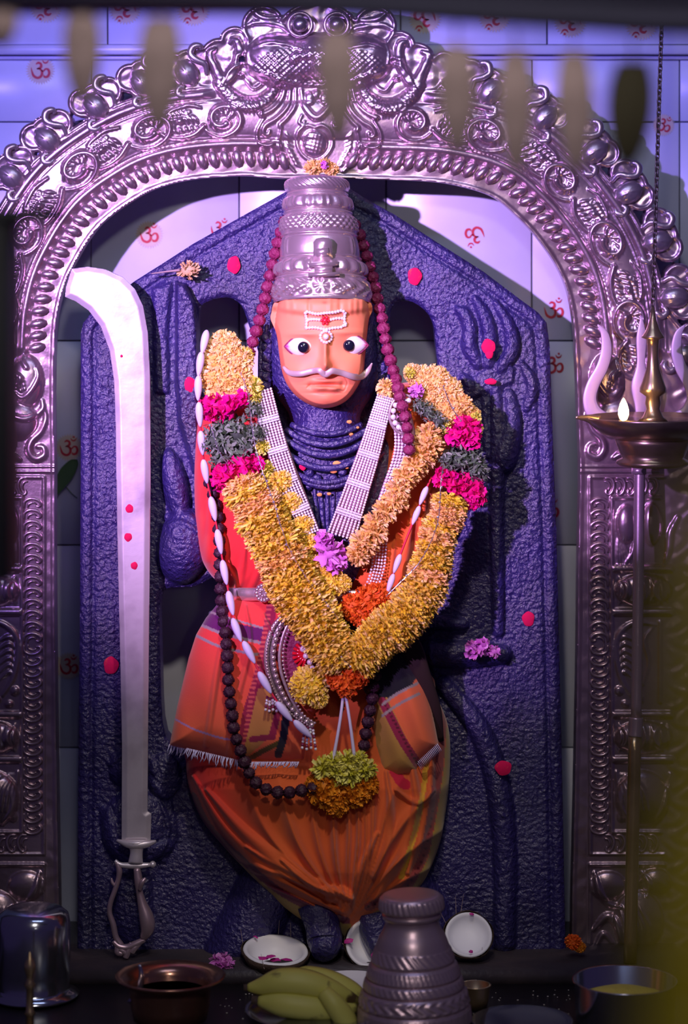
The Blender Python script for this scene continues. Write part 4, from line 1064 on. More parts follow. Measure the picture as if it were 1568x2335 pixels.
def sprig_mesh(seed, R=46, n=150, pal=((0.15, 0.19, 0.15), (0.24, 0.27, 0.22), (0.10, 0.16, 0.09))):
    rr = random.Random(seed); mb = MB()
    V, Fc = sphere(10, 7); mb.add([(v[0]*R*.55, v[1]*R*.55, v[2]*R*.45) for v in V], Fc, (0.05, 0.07, 0.05))
    for i in range(n):
        D = Vector((rr.gauss(0, 1), rr.gauss(0, 1), rr.gauss(0, 1))).normalized(); c = D*R*rr.uniform(.55, .85); T = (D.cross(Vector((rr.gauss(0, 1), rr.gauss(0, 1), rr.gauss(0, 1)))).normalized()+D*rr.uniform(0, .6)).normalized()
        B = T.cross(D).normalized(); L = rr.uniform(14, 26); w_ = rr.uniform(2.5, 5); pc = mixc(pal[rr.randrange(3)], pal[rr.randrange(3)], rr.random())
        pts = [c, c+T*L*.5+B*w_, c+T*L*.5-B*w_, c+T*L+D*rr.uniform(-3, 6)]
        pts = [Vector((p.x, p.y, p.z*.8)) for p in pts]; mb.add(pts, [(0, 1, 3, 2)], pc)
    return mesh_of('leaf_sprig', [(v[0]*U, v[1]*U, v[2]*U) for v in mb.v], mb.f, 'petal', True, mb.c)
sprig = [sprig_mesh(1), sprig_mesh(2)]
def put(name, meshes, x, y, d, dirv, size, parent, squash=1.0):
    """size: plan radius; meshes built at 50/44/40 base radius"""
    me = meshes[random.randrange(len(meshes))]
    base = {'marigold': 50, 'rose': 40, 'leaf_sprig': 46}[name.split('.')[0]]
    if me in mgO: base = 44
    if me in mgD or me in mgL or me in mgS: base = 40
    if me in rosep: base = 30
    k = size/base*sc(d)
    return inst(name, me, WV((x, y, d)), qz(dirv, random.uniform(0, 6.28)), (k, k, k*squash), parent)
def along(P, step, fn):
    Q = resample(np.array(smoothp(P, 8)), step)
    for i, q in enumerate(Q):
        a = Q[max(0, i-1)]; b = Q[min(len(Q)-1, i+1)]; dv = pdir(tuple(a[:3]), tuple(b[:3])); fn(i, q, dv)
gar = empty('marigold_garland', W(780, 1600, -220), 'thick garland of yellow marigolds with magenta roses and green sprigs hung around both shoulders', 'garland')
def jit(v): return random.uniform(-v, v)
# left shoulder cap
for x, y, s in [(512, 792, 40), (505, 822, 48), (540, 826, 40), (500, 856, 46), (532, 862, 48), (512, 888, 44), (545, 880, 38)]: put('marigold', mgP, x, y, -160+jit(6), (jit(.4), -1, jit(.4)), s, gar)
for x, y, s in [(575, 880, 26), (560, 812, 22), (580, 905, 20), (598, 1020, 20), (606, 1070, 24), (612, 1110, 22)]: put('marigold', mgL, x, y, -165, (jit(.5), -1, jit(.5)), s, gar)
for x, y, s in [(490, 928, 34), (520, 922, 32), (552, 908, 24), (478, 938, 22)]: put('rose', rose, x, y, -178, (jit(.3), -1, jit(.4)), s, gar)
for x, y, s in [(500, 985, 44), (545, 985, 44), (520, 1015, 46), (560, 1020, 36), (585, 985, 28), (486, 1010, 34), (580, 935, 24), (500, 1050, 26)]: put('leaf_sprig', sprig, x, y, -170+jit(5), (jit(1), -1, jit(1)), s, gar)
for x, y, s in [(520, 1078, 34), (556, 1058, 32), (505, 1100, 24), (585, 1060, 20)]: put('rose', rose, x, y, -182, (jit(.3), -1, jit(.4)), s, gar)
# left strand: heads threaded like discs
def lf(i, q, dv):
    t = i/24; me = mgP if random.random() > t*1.9 else mgY  # upper heads peachier: the pink light on them is put into their colour
    put('marigold', me, q[0]+jit(4), q[1]+jit(3), q[2], dv, q[3]*random.uniform(.94, 1.06), gar, .95)
along([(556, 1105, -178, 52), (590, 1170, -188, 60), (628, 1240, -196, 62), (660, 1310, -204, 64), (700, 1380, -210, 66), (742, 1450, -214, 60), (778, 1506, -214, 52)], 22, lf)
def rf(i, q, dv):
    t = i/24; me = mgP if random.random() > .45+t*1.2 else mgY  # same pink-lit peach painted into the upper heads of this strand
    put('marigold', me, q[0]+jit(4), q[1]+jit(3), q[2], dv, q[3]*random.uniform(.94, 1.06), gar, .95)
along([(1026, 1148, -176, 42), (1014, 1185, -182, 44), (992, 1235, -190, 46), (982, 1300, -196, 50), (955, 1370, -202, 54), (905, 1425, -208, 56), (850, 1468, -212, 56), (812, 1500, -214, 54)], 22, rf)
# right shoulder cap
for x, y, s in [(960, 862, 32), (992, 866, 36), (1018, 892, 38), (985, 900, 36), (1045, 925, 34), (1020, 940, 34), (1070, 950, 28), (1080, 975, 22), (940, 850, 22)]: put('marigold', mgP, x, y, -150+jit(6), (jit(.4), -1, jit(.4)), s, gar)
for x, y, s in [(934, 850, 14), (1012, 972, 18), (1085, 952, 14)]: put('marigold', mgL, x, y, -168, (jit(.5), -1, jit(.5)), s, gar)
for x, y, s in [(1062, 978, 34), (1040, 992, 30), (1070, 1000, 28)]: put('rose', rose, x, y, -172, (jit(.3), -1, jit(.4)), s, gar)
for x, y, s in [(1050, 1050, 40), (1082, 1050, 34), (1022, 1045, 26), (1090, 1075, 28)]: put('leaf_sprig', sprig, x, y, -166+jit(5), (jit(1), -1, jit(1)), s, gar)
for x, y, s in [(1040, 1100, 30), (1070, 1115, 32), (1088, 1128, 24), (1008, 1090, 24), (1075, 1145, 20)]: put('rose', rose, x, y, -164, (jit(.3), -1, jit(.4)), s, gar)
# bottom knot, hanging orange and the tassel
for x, y, s in [(790, 1545, 44), (770, 1540, 30), (815, 1538, 30), (790, 1570, 24)]: put('marigold', mgO, x, y, -216, (jit(.2), -1, jit(.2)), s, gar)
put('marigold', mgY, 704, 1562, -206, (.1, -1, .1), 46, gar); put('marigold', mgY, 724, 1590, -200, (.1, -1, .1), 26, gar)
for x, y, s in [(845, 1368, 40), (805, 1385, 34), (868, 1356, 30), (820, 1400, 30)]: put('marigold', mgO, x, y, -178, (jit(.2), -1, jit(.2)), s, gar)
for P in ([(783, 1580, -216), (774, 1650, -214), (758, 1740, -206)], [(787, 1580, -216), (798, 1650, -214), (808, 1728, -206)]):
    MB().add(*tube(P, [3.4, 3.6, 4.2], 8)).build('hanging_string', 'string_white', gar)
for x, y, s in [(735, 1752, 30), (768, 1760, 32), (800, 1762, 34), (834, 1752, 28), (790, 1736, 28), (762, 1738, 26), (820, 1730, 20)]: put('marigold', mgL, x, y, -206, (jit(.3), -1, .3+jit(.2)), s, gar)
for x, y, s in [(742, 1800, 44), (765, 1830, 34), (810, 1805, 38), (838, 1790, 28), (720, 1790, 26)]: put('marigold', mgD, x, y, -196, (jit(.2), -1, jit(.2)), s, gar)
# tinsel threads with sparkling beads
for P in ([(548, 850), (566, 900), (572, 960), (582, 1020), (600, 1080), (622, 1140), (640, 1200), (664, 1262), (700, 1320), (740, 1370), (770, 1410)], [(1010, 880), (1030, 930), (1052, 960)], [(1010, 1060), (1004, 1110), (1000, 1180), (980, 1240), (950, 1290), (905, 1335), (880, 1360)], [(480, 970), (500, 1030), (520, 1060)], [(735, 1430), (770, 1490), (800, 1520)]):
    dd_ = lambda x, y: -246-(4 if 620 < x < 860 else 0)+(26 if y < 1080 else 0)
    MB().add(*tube([(x, y, dd_(x, y)) for x, y in P], 1.1, 4, 4)).build('tinsel_thread', 'tinsel', gar)
    mb = MB()
    for q in resample(np.array(smoothp(P, 6)), 17): ball(mb, q[0]+jit(3), q[1], dd_(q[0], q[1])-2, random.choice([1.6, 2.2, 3.6]), 6, 5)
    mb.build('tinsel_beads', 'tinsel', gar)['kind'] = 'stuff'
# inner garland: looser peach marigolds on the right, one purple flower and one yellow at the breast
ig = empty('peach_flower_garland', W(755, 1345, -180), 'shorter loose garland of peach marigolds meeting at a purple flower on the chest', 'garland')
put('marigold', mgS, 880, 885, -160, (.1, -1, 0), 24, ig)
put('rose', rosep, 948, 892, -178, (.2, -1, .2), 18, ig)
for x, y, s in [(975, 940, 26), (1000, 960, 24), (958, 925, 20)]: put('leaf_sprig', sprig, x, y, -176, (jit(1), -1, jit(1)), s, ig)
def inn(i, q, dv): put('marigold', mgS, q[0]+jit(4), q[1]+jit(4), q[2]+jit(3), (dv+Vector((0, -.02, 0))), q[3]*random.uniform(.9, 1.1), ig, .9)
along([(978, 990, -172, 36), (975, 1030, -176, 36), (940, 1070, -182, 34), (915, 1110, -186, 36), (895, 1150, -188, 32), (868, 1180, -188, 32), (850, 1215, -190, 38), (812, 1262, -190, 32)], 30, inn)
for x, y, s in [(640, 1100, 30), (662, 1150, 30), (690, 1200, 28), (705, 1245, 30), (712, 1290, 28)]: put('marigold', mgY, x, y, -172, (.3, -1, -.5), s, ig)
for x, y, s in [(752, 1328, 36), (740, 1310, 24), (780, 1330, 22)]: put('marigold', mgY, x, y, -178, (jit(.3), -1, .1), s, ig)
for x, y, s in [(752, 1258, 36), (738, 1232, 24), (775, 1282, 20), (760, 1290, 20)]: put('rose', rosep, x, y, -194, (jit(.3), -1, jit(.3)), s, ig)
# loose flowers
cf = empty('crown_top_flower', W(733, 400, -60), 'small peach flower tuft with a purple petal on top of the crown', 'flower')
for x, y, s in [(715, 382, 24), (740, 376, 20), (755, 386, 20)]: put('marigold', mgS, x, y, -62, (0, -.4, 1), s, cf)
put('rose', rosep, 740, 376, -84, (.2, -1, .3), 10, cf)
df = empty('dried_bud', W(425, 617, 0), 'dried cream flower bud with a thin stem on the left slope of the stone slab', 'flower')
bm_ = head_mesh('marigold', 60, 40, 1.0, 20, 14, [(0.80, 0.55, 0.28), (0.70, 0.45, 0.2)], 40, core=.6)
inst('bud_head', bm_, WV((430, 616, -28)), qz((1, -.4, .1)), (.55, .55, .75), df)
MB().add(*tube([(345, 624, -16), (375, 620, -20), (410, 616, -26)], [1.4, 2, 3.5], 6)).build('stem', 'leaf_dry', df)
sf = empty('hip_flower', W(1095, 1500, -40), 'pale pink crumpled flower resting on the carved stone forearm', 'flower')
for x, y, s in [(1078, 1482, 22), (1100, 1476, 22), (1126, 1486, 16)]: put('rose', rosep, x, y, -44, (jit(.5), -1, jit(.5)), s, sf)
# ================================================================= BEADS AND JEWELLERY
def rud_mesh():
    V, Fc = sphere(24, 16)
    rr = random.Random(9)
    def f(v):
        k = 1+0.16*math.sin(6*math.atan2(v[1], v[0])+3*math.sin(5*v[2]))*math.cos(8*v[2]+1)+0.05*rr.uniform(-1, 1); return (v[0]*k, v[1]*k, v[2]*k*.95)
    return [f(v) for v in V], Fc
rv, rf_ = rud_mesh()
rbP = mesh_of('rudraksha_bead', [(v[0]*U*14, v[1]*U*14, v[2]*U*14) for v in rv], rf_, 'bead_purple')
rbD = mesh_of('rudraksha_bead', [(v[0]*U*14, v[1]*U*14, v[2]*U*14) for v in rv], rf_, 'bead_dark')
def beads(P, me, parent, step, size=1.0, nm='rudraksha_bead'):
    Q = resample(np.array(smoothp(P, 8)), step)
    for i, q in enumerate(Q):
        a = Q[max(0, i-1)]; b = Q[min(len(Q)-1, i+1)]
        inst(nm, me, WV(tuple(q[:3])), qz(pdir(tuple(a[:3]), tuple(b[:3])), random.uniform(0, 6)), size*sc(q[2])*random.uniform(.95, 1.05), parent)
um = empty('bead_necklace', W(737, 1020, -150), 'purple-red rough seed bead necklace hanging from the crown sides to the shoulders', 'necklace')
beads([(649, 506, -70), (634, 550, -84), (624, 590, -96), (613, 640, -106), (602, 691, -112), (590, 735, -120), (580, 767, -128), (570, 800, -136), (562, 830, -140)], rbP, um, 26)
beads([(808, 514, -60), (822, 540, -60), (838, 590, -66), (852, 640, -76), (862, 690, -90), (871, 727, -110), (880, 781, -128), (894, 836, -140), (905, 876, -168), (914, 915, -196), (924, 950, -206), (930, 992, -210), (933, 1026, -206)], rbP, um, 25.5)
dm = empty('dark_bead_necklace', W(660, 1820, -200), 'long dark brown rough seed bead necklace looping down over the orange skirt', 'necklace')
beads([(478, 1100, -128), (494, 1160, -140), (500, 1230, -148), (502, 1300, -150), (505, 1370, -152), (512, 1430, -184), (518, 1500, -202), (521, 1560, -204), (528, 1620, -204), (534, 1670, -204), (548, 1710, -204), (562, 1750, -202), (582, 1784, -202), (612, 1802, -204), (650, 1808, -206), (700, 1800, -208), (740, 1790, -204)], rbD, dm, 27)
beads([(830, 1700, -190), (834, 1670, -188), (842, 1630, -186), (848, 1600, -184), (850, 1570, -180), (856, 1540, -174)], rbD, dm, 27)
V, Fc = sphere(10, 12)
budm = mesh_of('flower_bud', [(v[0]*9*U*(1-0.25*v[2]), v[1]*9*U*(1-0.25*v[2]), v[2]*29*U) for v in V], Fc, 'bud')
bg = empty('bud_garland', W(650, 1660, -210), 'thin string of pale lilac flower buds on red thread running down the left side', 'garland')
Lp = [(470, 762, -168), (466, 780, -178), (456, 830, -182), (452, 885, -184), (455, 945, -184), (460, 1010, -176), (468, 1075, -160), (486, 1160, -158), (500, 1235, -164), (512, 1305, -172), (526, 1375, -182), (540, 1436, -204), (568, 1487, -212), (604, 1556, -222), (648, 1622, -226), (690, 1662, -220)]
MB().add(*tube(Lp, 2.2, 6)).build('red_thread', 'thread_red', bg)
def bud_at(i0, P, parent, k=1.0):
    q = P[i0]; a = P[max(0, i0-1)]; b = P[min(len(P)-1, i0+1)]; inst('flower_bud', budm, WV(q)+Vector((0, -3*U, 0)), qz(pdir(a, b)), k*sc(q[2]), parent)
for i in range(1, len(Lp)): bud_at(i, Lp, bg, 1.0)
bg2 = empty('bud_garland', W(890, 1360, -190), 'short string of pale lilac flower buds between the two strands at right', 'garland')
Rp = [(985, 1085, -150), (965, 1130, -158), (948, 1175, -164), (925, 1232, -170), (905, 1285, -176), (890, 1330, -182)]
MB().add(*tube(Rp, 2.6, 6)).build('red_thread', 'thread_red', bg2)
for i in (1, 2, 4, 5): bud_at(i, Rp, bg2, 0.8)
# pearl neck bands
pn = empty('pearl_necklace', W(745, 1245, -170), 'many-stranded white pearl necklace forming a V over the carved chest', 'necklace')
def band(P, w0, w1, rows, name, step=6.0, r=3.2):
    Q = resample(np.array(smoothp(P, 8)), step); n = len(Q)
    for k in range(rows):
        mb = MB()
        for i, q in enumerate(Q):
            a = Q[max(0, i-1)]; b = Q[min(n-1, i+1)]; t = (b-a)[:2]; t /= np.linalg.norm(t)+1e-9; nn = np.array([-t[1], t[0]])
            wd = w0+(w1-w0)*i/n; off = (k/(rows-1)-.5)*wd
            ball(mb, q[0]+nn[0]*off, q[1]+nn[1]*off, q[2]-5*(1-(2*off/wd)**2), r, 6, 4)
        mb.build('pearl_strand', 'pearl', pn)
    mb = MB()
    for j in range(10, n-3, 12):
        for jj in (0, 1, 2):
            q = Q[min(n-1, j+jj)]; a = Q[j-1]; b = Q[j+1]; t = (b-a)[:2]; t /= np.linalg.norm(t)+1e-9; nn = np.array([-t[1], t[0]]); wd = w0+(w1-w0)*j/n
            for k in range(rows*2): off = (k/(rows*2-1)-.5)*wd; ball(mb, q[0]+nn[0]*off, q[1]+nn[1]*off, q[2]-7, 3.4 if jj == 1 else 2.4, 6, 4)
    mb.build('rhinestone_bars', 'rhinestone', pn)['kind'] = 'stuff'
band([(596, 892, -156), (614, 960, -160), (634, 1030, -164), (658, 1100, -168), (684, 1160, -170), (706, 1216, -170)], 44, 40, 7, 'l')
band([(878, 905, -156), (862, 960, -160), (842, 1030, -166), (822, 1090, -170), (802, 1150, -174), (778, 1222, -174)], 34, 62, 8, 'r')
bk = MB()
for P, m_ in (([(596, 892, -150), (634, 1030, -158), (706, 1216, -164)], 0), ([(878, 905, -150), (842, 1030, -160), (778, 1222, -168)], 0)): bk.add(*tube(P, [24, 26, 24] if P[0][0] < 700 else [18, 26, 32], 8, 8, .12))
bk.build('necklace_backing', 'backing', pn)
wn = empty('wide_pearl_collar', W(880, 1390, -180), 'second wider pearl necklace with maroon gaps and a crescent brooch beside the right bead string', 'necklace')
mb = MB(); mb2 = MB()
for k in range(6):
    P = [(900+k*9, 960+k*8, -164), (900+k*7, 1030+k*2, -168), (878+k*7, 1100, -172), (856+k*7, 1165, -174)]
    for i, q in enumerate(resample(np.array(smoothp(P, 6)), 7.4)): ball(mb if (i//3) % 3 else mb2, q[0], q[1], q[2], 3.6, 6, 5)
for k in range(5):
    P = [(872+k*7-20, 1240, -160), (856+k*7-10, 1300, -166), (826+k*5, 1345+k*4, -170), (780, 1370+k*8, -172)]
    for i, q in enumerate(resample(np.array(smoothp(P, 6)), 7.4)): ball(mb2, q[0], q[1], q[2], 3.2, 6, 5)
mb.build('pearl_rows', 'pearl', wn)['kind'] = 'stuff'; mb2.build('crystal_rows', 'rhinestone', wn)['kind'] = 'stuff'
MB().add(*tube([(915, 940, -154), (925, 1030, -160), (896, 1110, -164), (874, 1170, -166)], [22, 26, 24, 22], 8, 8, .12)).build('collar_backing', 'backing', wn)
mb = MB()
for a in np.linspace(1.2, 4.6, 9): ball(mb, 922+26*math.cos(a), 945-34*math.sin(a)*1.0, -186, 6.5, 10, 7)
mb.build('brooch_pearls', 'pearl', wn)
MB().add(*tube([(922+34*math.cos(a), 945-44*math.sin(a), -180) for a in np.linspace(1.1, 4.7, 14)], 3.4, 8, 2)).build('brooch_frame', 'crown_silver', wn)
# crescent waist ornament
co = empty('crescent_ornament', W(680, 1700, -170), 'silver crescent ornament edged with beads and tassels under the yellow garland', 'jewellery')
def arcp(off): return [(652+off*.8, 1398, -186), (622+off, 1432, -188), (608+off, 1480, -192), (610+off, 1530, -196), (630+off, 1585, -200), (664+off*.7, 1628, -202), (706+off*.3, 1656-off*.2, -202)]
for off, r, m_ in ((0, 6, 'crown_silver'), (30, 4, 'crown_silver'), (14, 8, 'silver_dark')):
    MB().add(*tube(arcp(off), r, 8, 6, .6)).build('crescent_rim', m_, co)
for off, st_, r in ((16, 14, 6.2), (0, 7, 3.2), (38, 9, 3.4)):
    mb = MB()
    for q in resample(np.array(smoothp(arcp(off), 6)), st_):
        ball(mb, q[0], q[1], q[2]-8, r, 8, 6)
    o = mb.build('silver_beads', 'crown_silver', co)
    o['kind'] = 'stuff'
MB().add(*tube([(672, 1420, -186), (666, 1480, -186), (690, 1560, -186)], [24, 40, 30], 10, 6, .1)).build('red_enamel', 'bead_purple', co)
mb = MB()
for x, y in [(690, 1480), (697, 1496), (706, 1510), (712, 1524), (700, 1476)]: ball(mb, x, y, -204, 7, 10, 7)
mb.build('inner_pearls', 'pearl', co)
mb = MB()
for a in np.linspace(2.4, 4.4, 7): mb.add(*tube([(700, 1492, -194), (700+34*math.cos(a), 1492-34*math.sin(a), -194)], [2.5, 4], 6, 1))
mb.build('enamel_rays', 'ruby', co)
for tx, ty, L in ((618, 1590, 40), (704, 1656, 60)):
    mb = MB(); mb2 = MB()
    for k in range(4):
        for j in range(int(L/7)):
            (ball)(mb if j % 3 else mb2, tx+(k-1.5)*6*(1+.1*j), ty+j*7+(k % 2)*3, -208, 3.8, 7, 5)
    mb.build('tassel_beads', 'rhinestone', co)['kind'] = 'stuff'; mb2.build('tassel_dark_beads', 'bead_purple', co)['kind'] = 'stuff'
# ================================================================= SWORD
sw = empty('curved_sword', W(305, 2185, -60), 'large silver hook-tipped sword standing upright at the left with red dots', 'sword')
R = Relief(140, 600, 356, 1930, 2.2, -58)
bl = [(148, 677), (150, 655), (163, 613), (200, 608), (240, 614), (280, 632), (308, 660), (326, 698), (337, 760), (342, 860), (343, 1100), (341, 1300), (338, 1600), (336, 1850), (345, 1856), (343, 1922), (277, 1922), (278, 1700), (274, 1500), (268, 1250), (263, 950), (260, 870), (250, 800), (230, 745), (202, 708), (172, 687)]
R.region(bl); R.H = 5*np.clip(-R.SD/12, 0, 1); R.build('blade', 'blade', sw, skirt=6)
mb = MB(); mb.add(*tube([(266, 1916, -62), (290, 1924, -66), (310, 1926, -68), (335, 1924, -66), (356, 1918, -62)], [3, 9, 11, 9, 3], 12)); mb.add(*tube([(310, 1920, -64), (311, 1940, -66), (309, 1968, -66)], [26, 15, 17], 14, 6, .6)); mb.build('guard', 'blade', sw)
mb = MB(); mb.add(*tube([(262, 1962, -64), (276, 1972, -64), (310, 1974, -64), (342, 1972, -64)], [4, 6, 8, 5], 10)); ball(mb, 348, 1971, -64, 8, 12, 8); mb.build('crossbar', 'blade', sw)
mb = MB(); mb.add(*tube([(312, 1980, -64), (316, 2010, -66), (318, 2034, -66), (324, 2060, -66), (334, 2092, -66), (336, 2118, -66), (326, 2140, -64)], [8, 10, 8, 11, 17, 16, 8], 14)); mb.add(*tube([(318, 2030, -76), (324, 2012, -80), (332, 2002, -78)], [4, 6, 3], 8)); mb.build('grip', 'old_silver', sw)
mb = MB(); mb.add(*tube([(266, 1966, -64), (272, 1984, -64), (270, 2004, -64), (262, 2030, -64), (252, 2058, -64), (250, 2082, -64), (258, 2108, -64), (264, 2136, -64), (276, 2156, -64)], [5, 7, 6, 6, 6, 6, 7, 7, 8], 10)); mb.add(*tube([(262, 2020, -64), (256, 2012, -64), (254, 2002, -64)], [4, 4, 2], 8)); mb.build('knuckle_bow', 'old_silver', sw)
mb = MB()
for P in ([(258, 2146), (272, 2158), (290, 2160), (310, 2152), (330, 2142)], [(262, 2160), (278, 2166), (292, 2178)], [(300, 2150), (292, 2168), (286, 2184)], [(320, 2150), (306, 2162), (300, 2172)], [(274, 2150), (268, 2170), (280, 2174)]): mb.add(*tube([(x, y, -66) for x, y in P], [5, 8, 7, 6][:len(P)] if len(P) < 5 else [5, 8, 8, 8, 6], 10))
mb.build('pommel', 'old_silver', sw)
for x, y, r in [(295, 1160, 9), (292, 1225, 9), (306, 1290, 8), (277, 812, 3)]: dab(x, y, r, r*1.1, -64, sw)
# ================================================================= TRIDENT AND HANGING LAMP (right)
tr = empty('trident', W(1436, 2196, -98), 'tall trident with flat pale U-shaped prongs on a rosy metal shaft before the right pillar', 'trident')
mb = MB(); mb.add(*tube([(1462, 1000, -8), (1458, 1066, -14), (1456, 1250, -30), (1453, 1450, -48), (1450, 1640, -62)], [12.5]*5, 16)); mb.build('shaft', 'old_silver', tr)
MB().add(*tube([(1450, 1636, -62), (1449, 1660, -64), (1447, 1680, -66)], [16.5, 16, 16], 16)).build('collar', 'old_silver', tr)
MB().add(*tube([(1447, 1676, -66), (1442, 1900, -80), (1436, 2194, -100)], [15, 15, 15], 16)).build('lower_shaft', 'brass', tr)
MB().add(*tube([(1456, 1066, -14), (1456, 1082, -16)], [17, 17], 16, 1)).build('top_ferrule', 'old_silver', tr)
mat('pale_metal', (0.62, 0.46, 0.56), 0.45, 0.35)
MB().add(*tube([(1362, 740, -6), (1378, 762, -6), (1382, 800, -6), (1372, 838, -6), (1352, 876, -6), (1344, 912, -6), (1358, 946, -6), (1400, 968, -6), (1462, 976, -6), (1524, 966, -6), (1566, 944, -6), (1580, 910, -6), (1572, 874, -6), (1552, 838, -6), (1542, 800, -6), (1546, 762, -6), (1562, 740, -6)],
               [1.5, 9, 13, 14, 15, 16, 19, 20, 20, 20, 19, 16, 15, 14, 13, 9, 1.5], 12, 6, .18)).build('side_prongs', 'pale_metal', tr)
MB().add(*tube([(1462, 720, -6), (1462, 770, -6), (1461, 830, -6), (1460, 880, -6), (1461, 930, -6), (1462, 990, -6)], [1.5, 12, 10, 22, 14, 12], 12, 6, .2)).build('centre_prong', 'pale_metal', tr)
lampo = empty('hanging_oil_lamp', W(1488, 1062, -170), 'brass oil lamp with a burning wick hanging by a chain before the right pillar', 'lamp')
def at(mb, prof, x, y, d, n=48, tilt=0, flat=1, fn=None):
    V, Fc = lathe(prof, n, flat, fn); mb.add(placed(V, W(x, y, d), Euler((tilt, 0, 0)), sc(d)), Fc); return mb
LD = -170
def yz(y): return 1062-y
at(MB(), [(4, yz(700)), (8, yz(730)), (16, yz(752)), (25, yz(766)), (26, yz(770)), (15, yz(774)), (13, yz(790)), (12, yz(812)), (15, yz(840)), (24, yz(868)), (30, yz(884)), (30, yz(894)), (16, yz(904)), (18, yz(920)), (15, yz(932)), (24, yz(950)), (34, yz(960)), (0.01, yz(961))], 1488, 1062, LD).build('finial', 'brass', lampo)
at(MB(), [(0.01, yz(966)), (90, yz(964)), (134, yz(958)), (150, yz(950)), (153, yz(950)), (154, yz(954)), (140, yz(970)), (120, yz(988)), (90, yz(1000)), (0.01, yz(1004))], 1488, 1062, LD, 72).build('oil_dish', 'brass', lampo)
at(MB(), [(0.01, yz(961)), (128, yz(960))], 1488, 1062, LD, 48).build('oil', 'oil', lampo)
at(MB(), [(88, yz(996)), (84, yz(1012)), (76, yz(1032)), (70, yz(1044)), (82, yz(1050)), (84, yz(1056)), (76, yz(1062)), (0.01, yz(1064))], 1488, 1062, LD, 48).build('drip_bowl', 'brass', lampo)
MB().add(*tube([(1362, 962, LD-20), (1340, 954, LD-26), (1312, 952, LD-34)], [16, 9, 3], 10, 6, .5)).build('spout', 'brass', lampo)
MB().add(*tube([(1424, 968, LD-70), (1422, 956, LD-74), (1421, 946, LD-74)], [5, 4, 3], 8)).build('wick', 'wick', lampo)
fl_ = MB(); at(fl_, [(0.01, 0), (8, 5), (12, 16), (12, 26), (8, 40), (3, 50), (0.01, 54)], 1421, 961, LD-74, 20); fl_.build('flame', 'flame', lampo)
p = W(1421, 930, LD-78)
lamp('lamp_flame_light', 'POINT', (p[0], p[1]-0.02, p[2]+.01), (0, 0, 0), (1.0, 0.55, 0.2), 0.12, shadow_soft_size=0.012)
lk = MB(); P = [(7*math.cos(a), 0, 9*math.sin(a)) for a in np.linspace(0, 2*PI, 13)[:-1]]
V = []; Fc = []
for i, (cx, _, cz) in enumerate(P):
    n_ = Vector((cx, 0, cz)).normalized()
    for k in range(5):
        a = 2*PI*k/5; v = Vector((cx*.62, 0, cz))+n_*2.0*math.cos(a)+Vector((0, 1, 0))*2.0*math.sin(a); V.append((v.x*U, v.y*U, v.z*U))
for i in range(12):
    for k in range(5): Fc.append((i*5+k, i*5+(k+1) % 5, ((i+1) % 12)*5+(k+1) % 5, ((i+1) % 12)*5+k))
lm = mesh_of('chain_link', V, Fc, 'chain')
y = 706.0; i = 0
while y > -120:
    x = 1487+(706-y)*0.032
    inst('chain_link', lm, WV((x, y, LD)), Euler((0, 0.05, (PI/2 if i % 2 else 0)+.5)).to_quaternion(), 1.0, lampo); y -= 12.5; i += 1
# ================================================================= OFFERINGS AND VESSELS
def coco(name, x, y, d, rx, tiltx, tilty, label, petals, depth=34):
    """half coconut: opening normal along local z"""
    root = empty(name, W(x, y+rx*0.5, d), label, 'coconut', 'halved coconuts on the plinth')
    E = Euler((tiltx, tilty, 0)); rr = random.Random(int(x))
    def fn(r, z, a): return 1.6*math.sin(5*a)+rr.uniform(-1, 1)
    V, Fc = lathe([(0.01, -depth*1.5), (rx*.5, -depth*1.38), (rx*.82, -depth*.9), (rx*.98, -depth*.25), (rx, 0), (rx*.96, 2)], 40, 1, fn, False)
    MB().add(placed(V, W(x, y, d), E, sc(d)), Fc).build('shell', 'husk', root)
    V, Fc = lathe([(rx*.93, 0), (rx*.91, 4), (rx*.83, 4), (rx*.77, -2), (rx*.70, -depth*.55), (rx*.55, -depth*.95), (rx*.28, -depth*1.12), (0.01, -depth*1.15)], 40, 1, None, False)
    MB().add(placed(V, W(x, y, d), E, sc(d)), Fc).build('white_flesh', 'coconut', root)
    m = E.to_matrix()
    for (u, v, s) in petals:
        mb = MB(); k = 7; c = Vector((u*rx*U, v*rx*U, -depth*.22*U if u*u+v*v < .35 else 5*U)); V = []
        for a in range(k):
            r_ = s*rr.uniform(.7, 1.2)*U; V.append(c+Vector((r_*math.cos(2*PI*a/k), r_*.6*math.sin(2*PI*a/k), rr.uniform(2, 8)*U)))
        V.append(c+Vector((0, 0, 9*U))); V = placed(V, W(x, y, d), E, sc(d)); mb.add(V, [(a, (a+1) % k, k) for a in range(k)]); mb.build('pink_petal', 'petal_pink', root)
    for k in range(5):
        a = rr.uniform(0, 6.28); b = Vector((rx*math.cos(a), rx*math.sin(a), -8))*U; b2 = b*1.25+Vector((rr.uniform(-12, 12), 10, 30))*U; V = placed([b, b2], W(x, y, d), E, sc(d))
        q0, q1 = Vector(V[0]), Vector(V[1]); q1 = q0+Vector((q1.x-q0.x, 0, abs(q1.z-q0.z)+8*U)); mb = MB(); w_ = Vector((0.8*U, 0, 0)); mb.add([q0-w_, q0+w_, q1+w_*.4, q1-w_*.4, q0+Vector((0, U, 0)), q1+Vector((0, U, 0))], [(0, 1, 2, 3), (1, 4, 5, 2), (4, 0, 3, 5)]); mb.build('husk_fibre', 'leaf_dry', root)
    return root
mat('petal_pink', (0.55, 0.02, 0.30), 0.6)
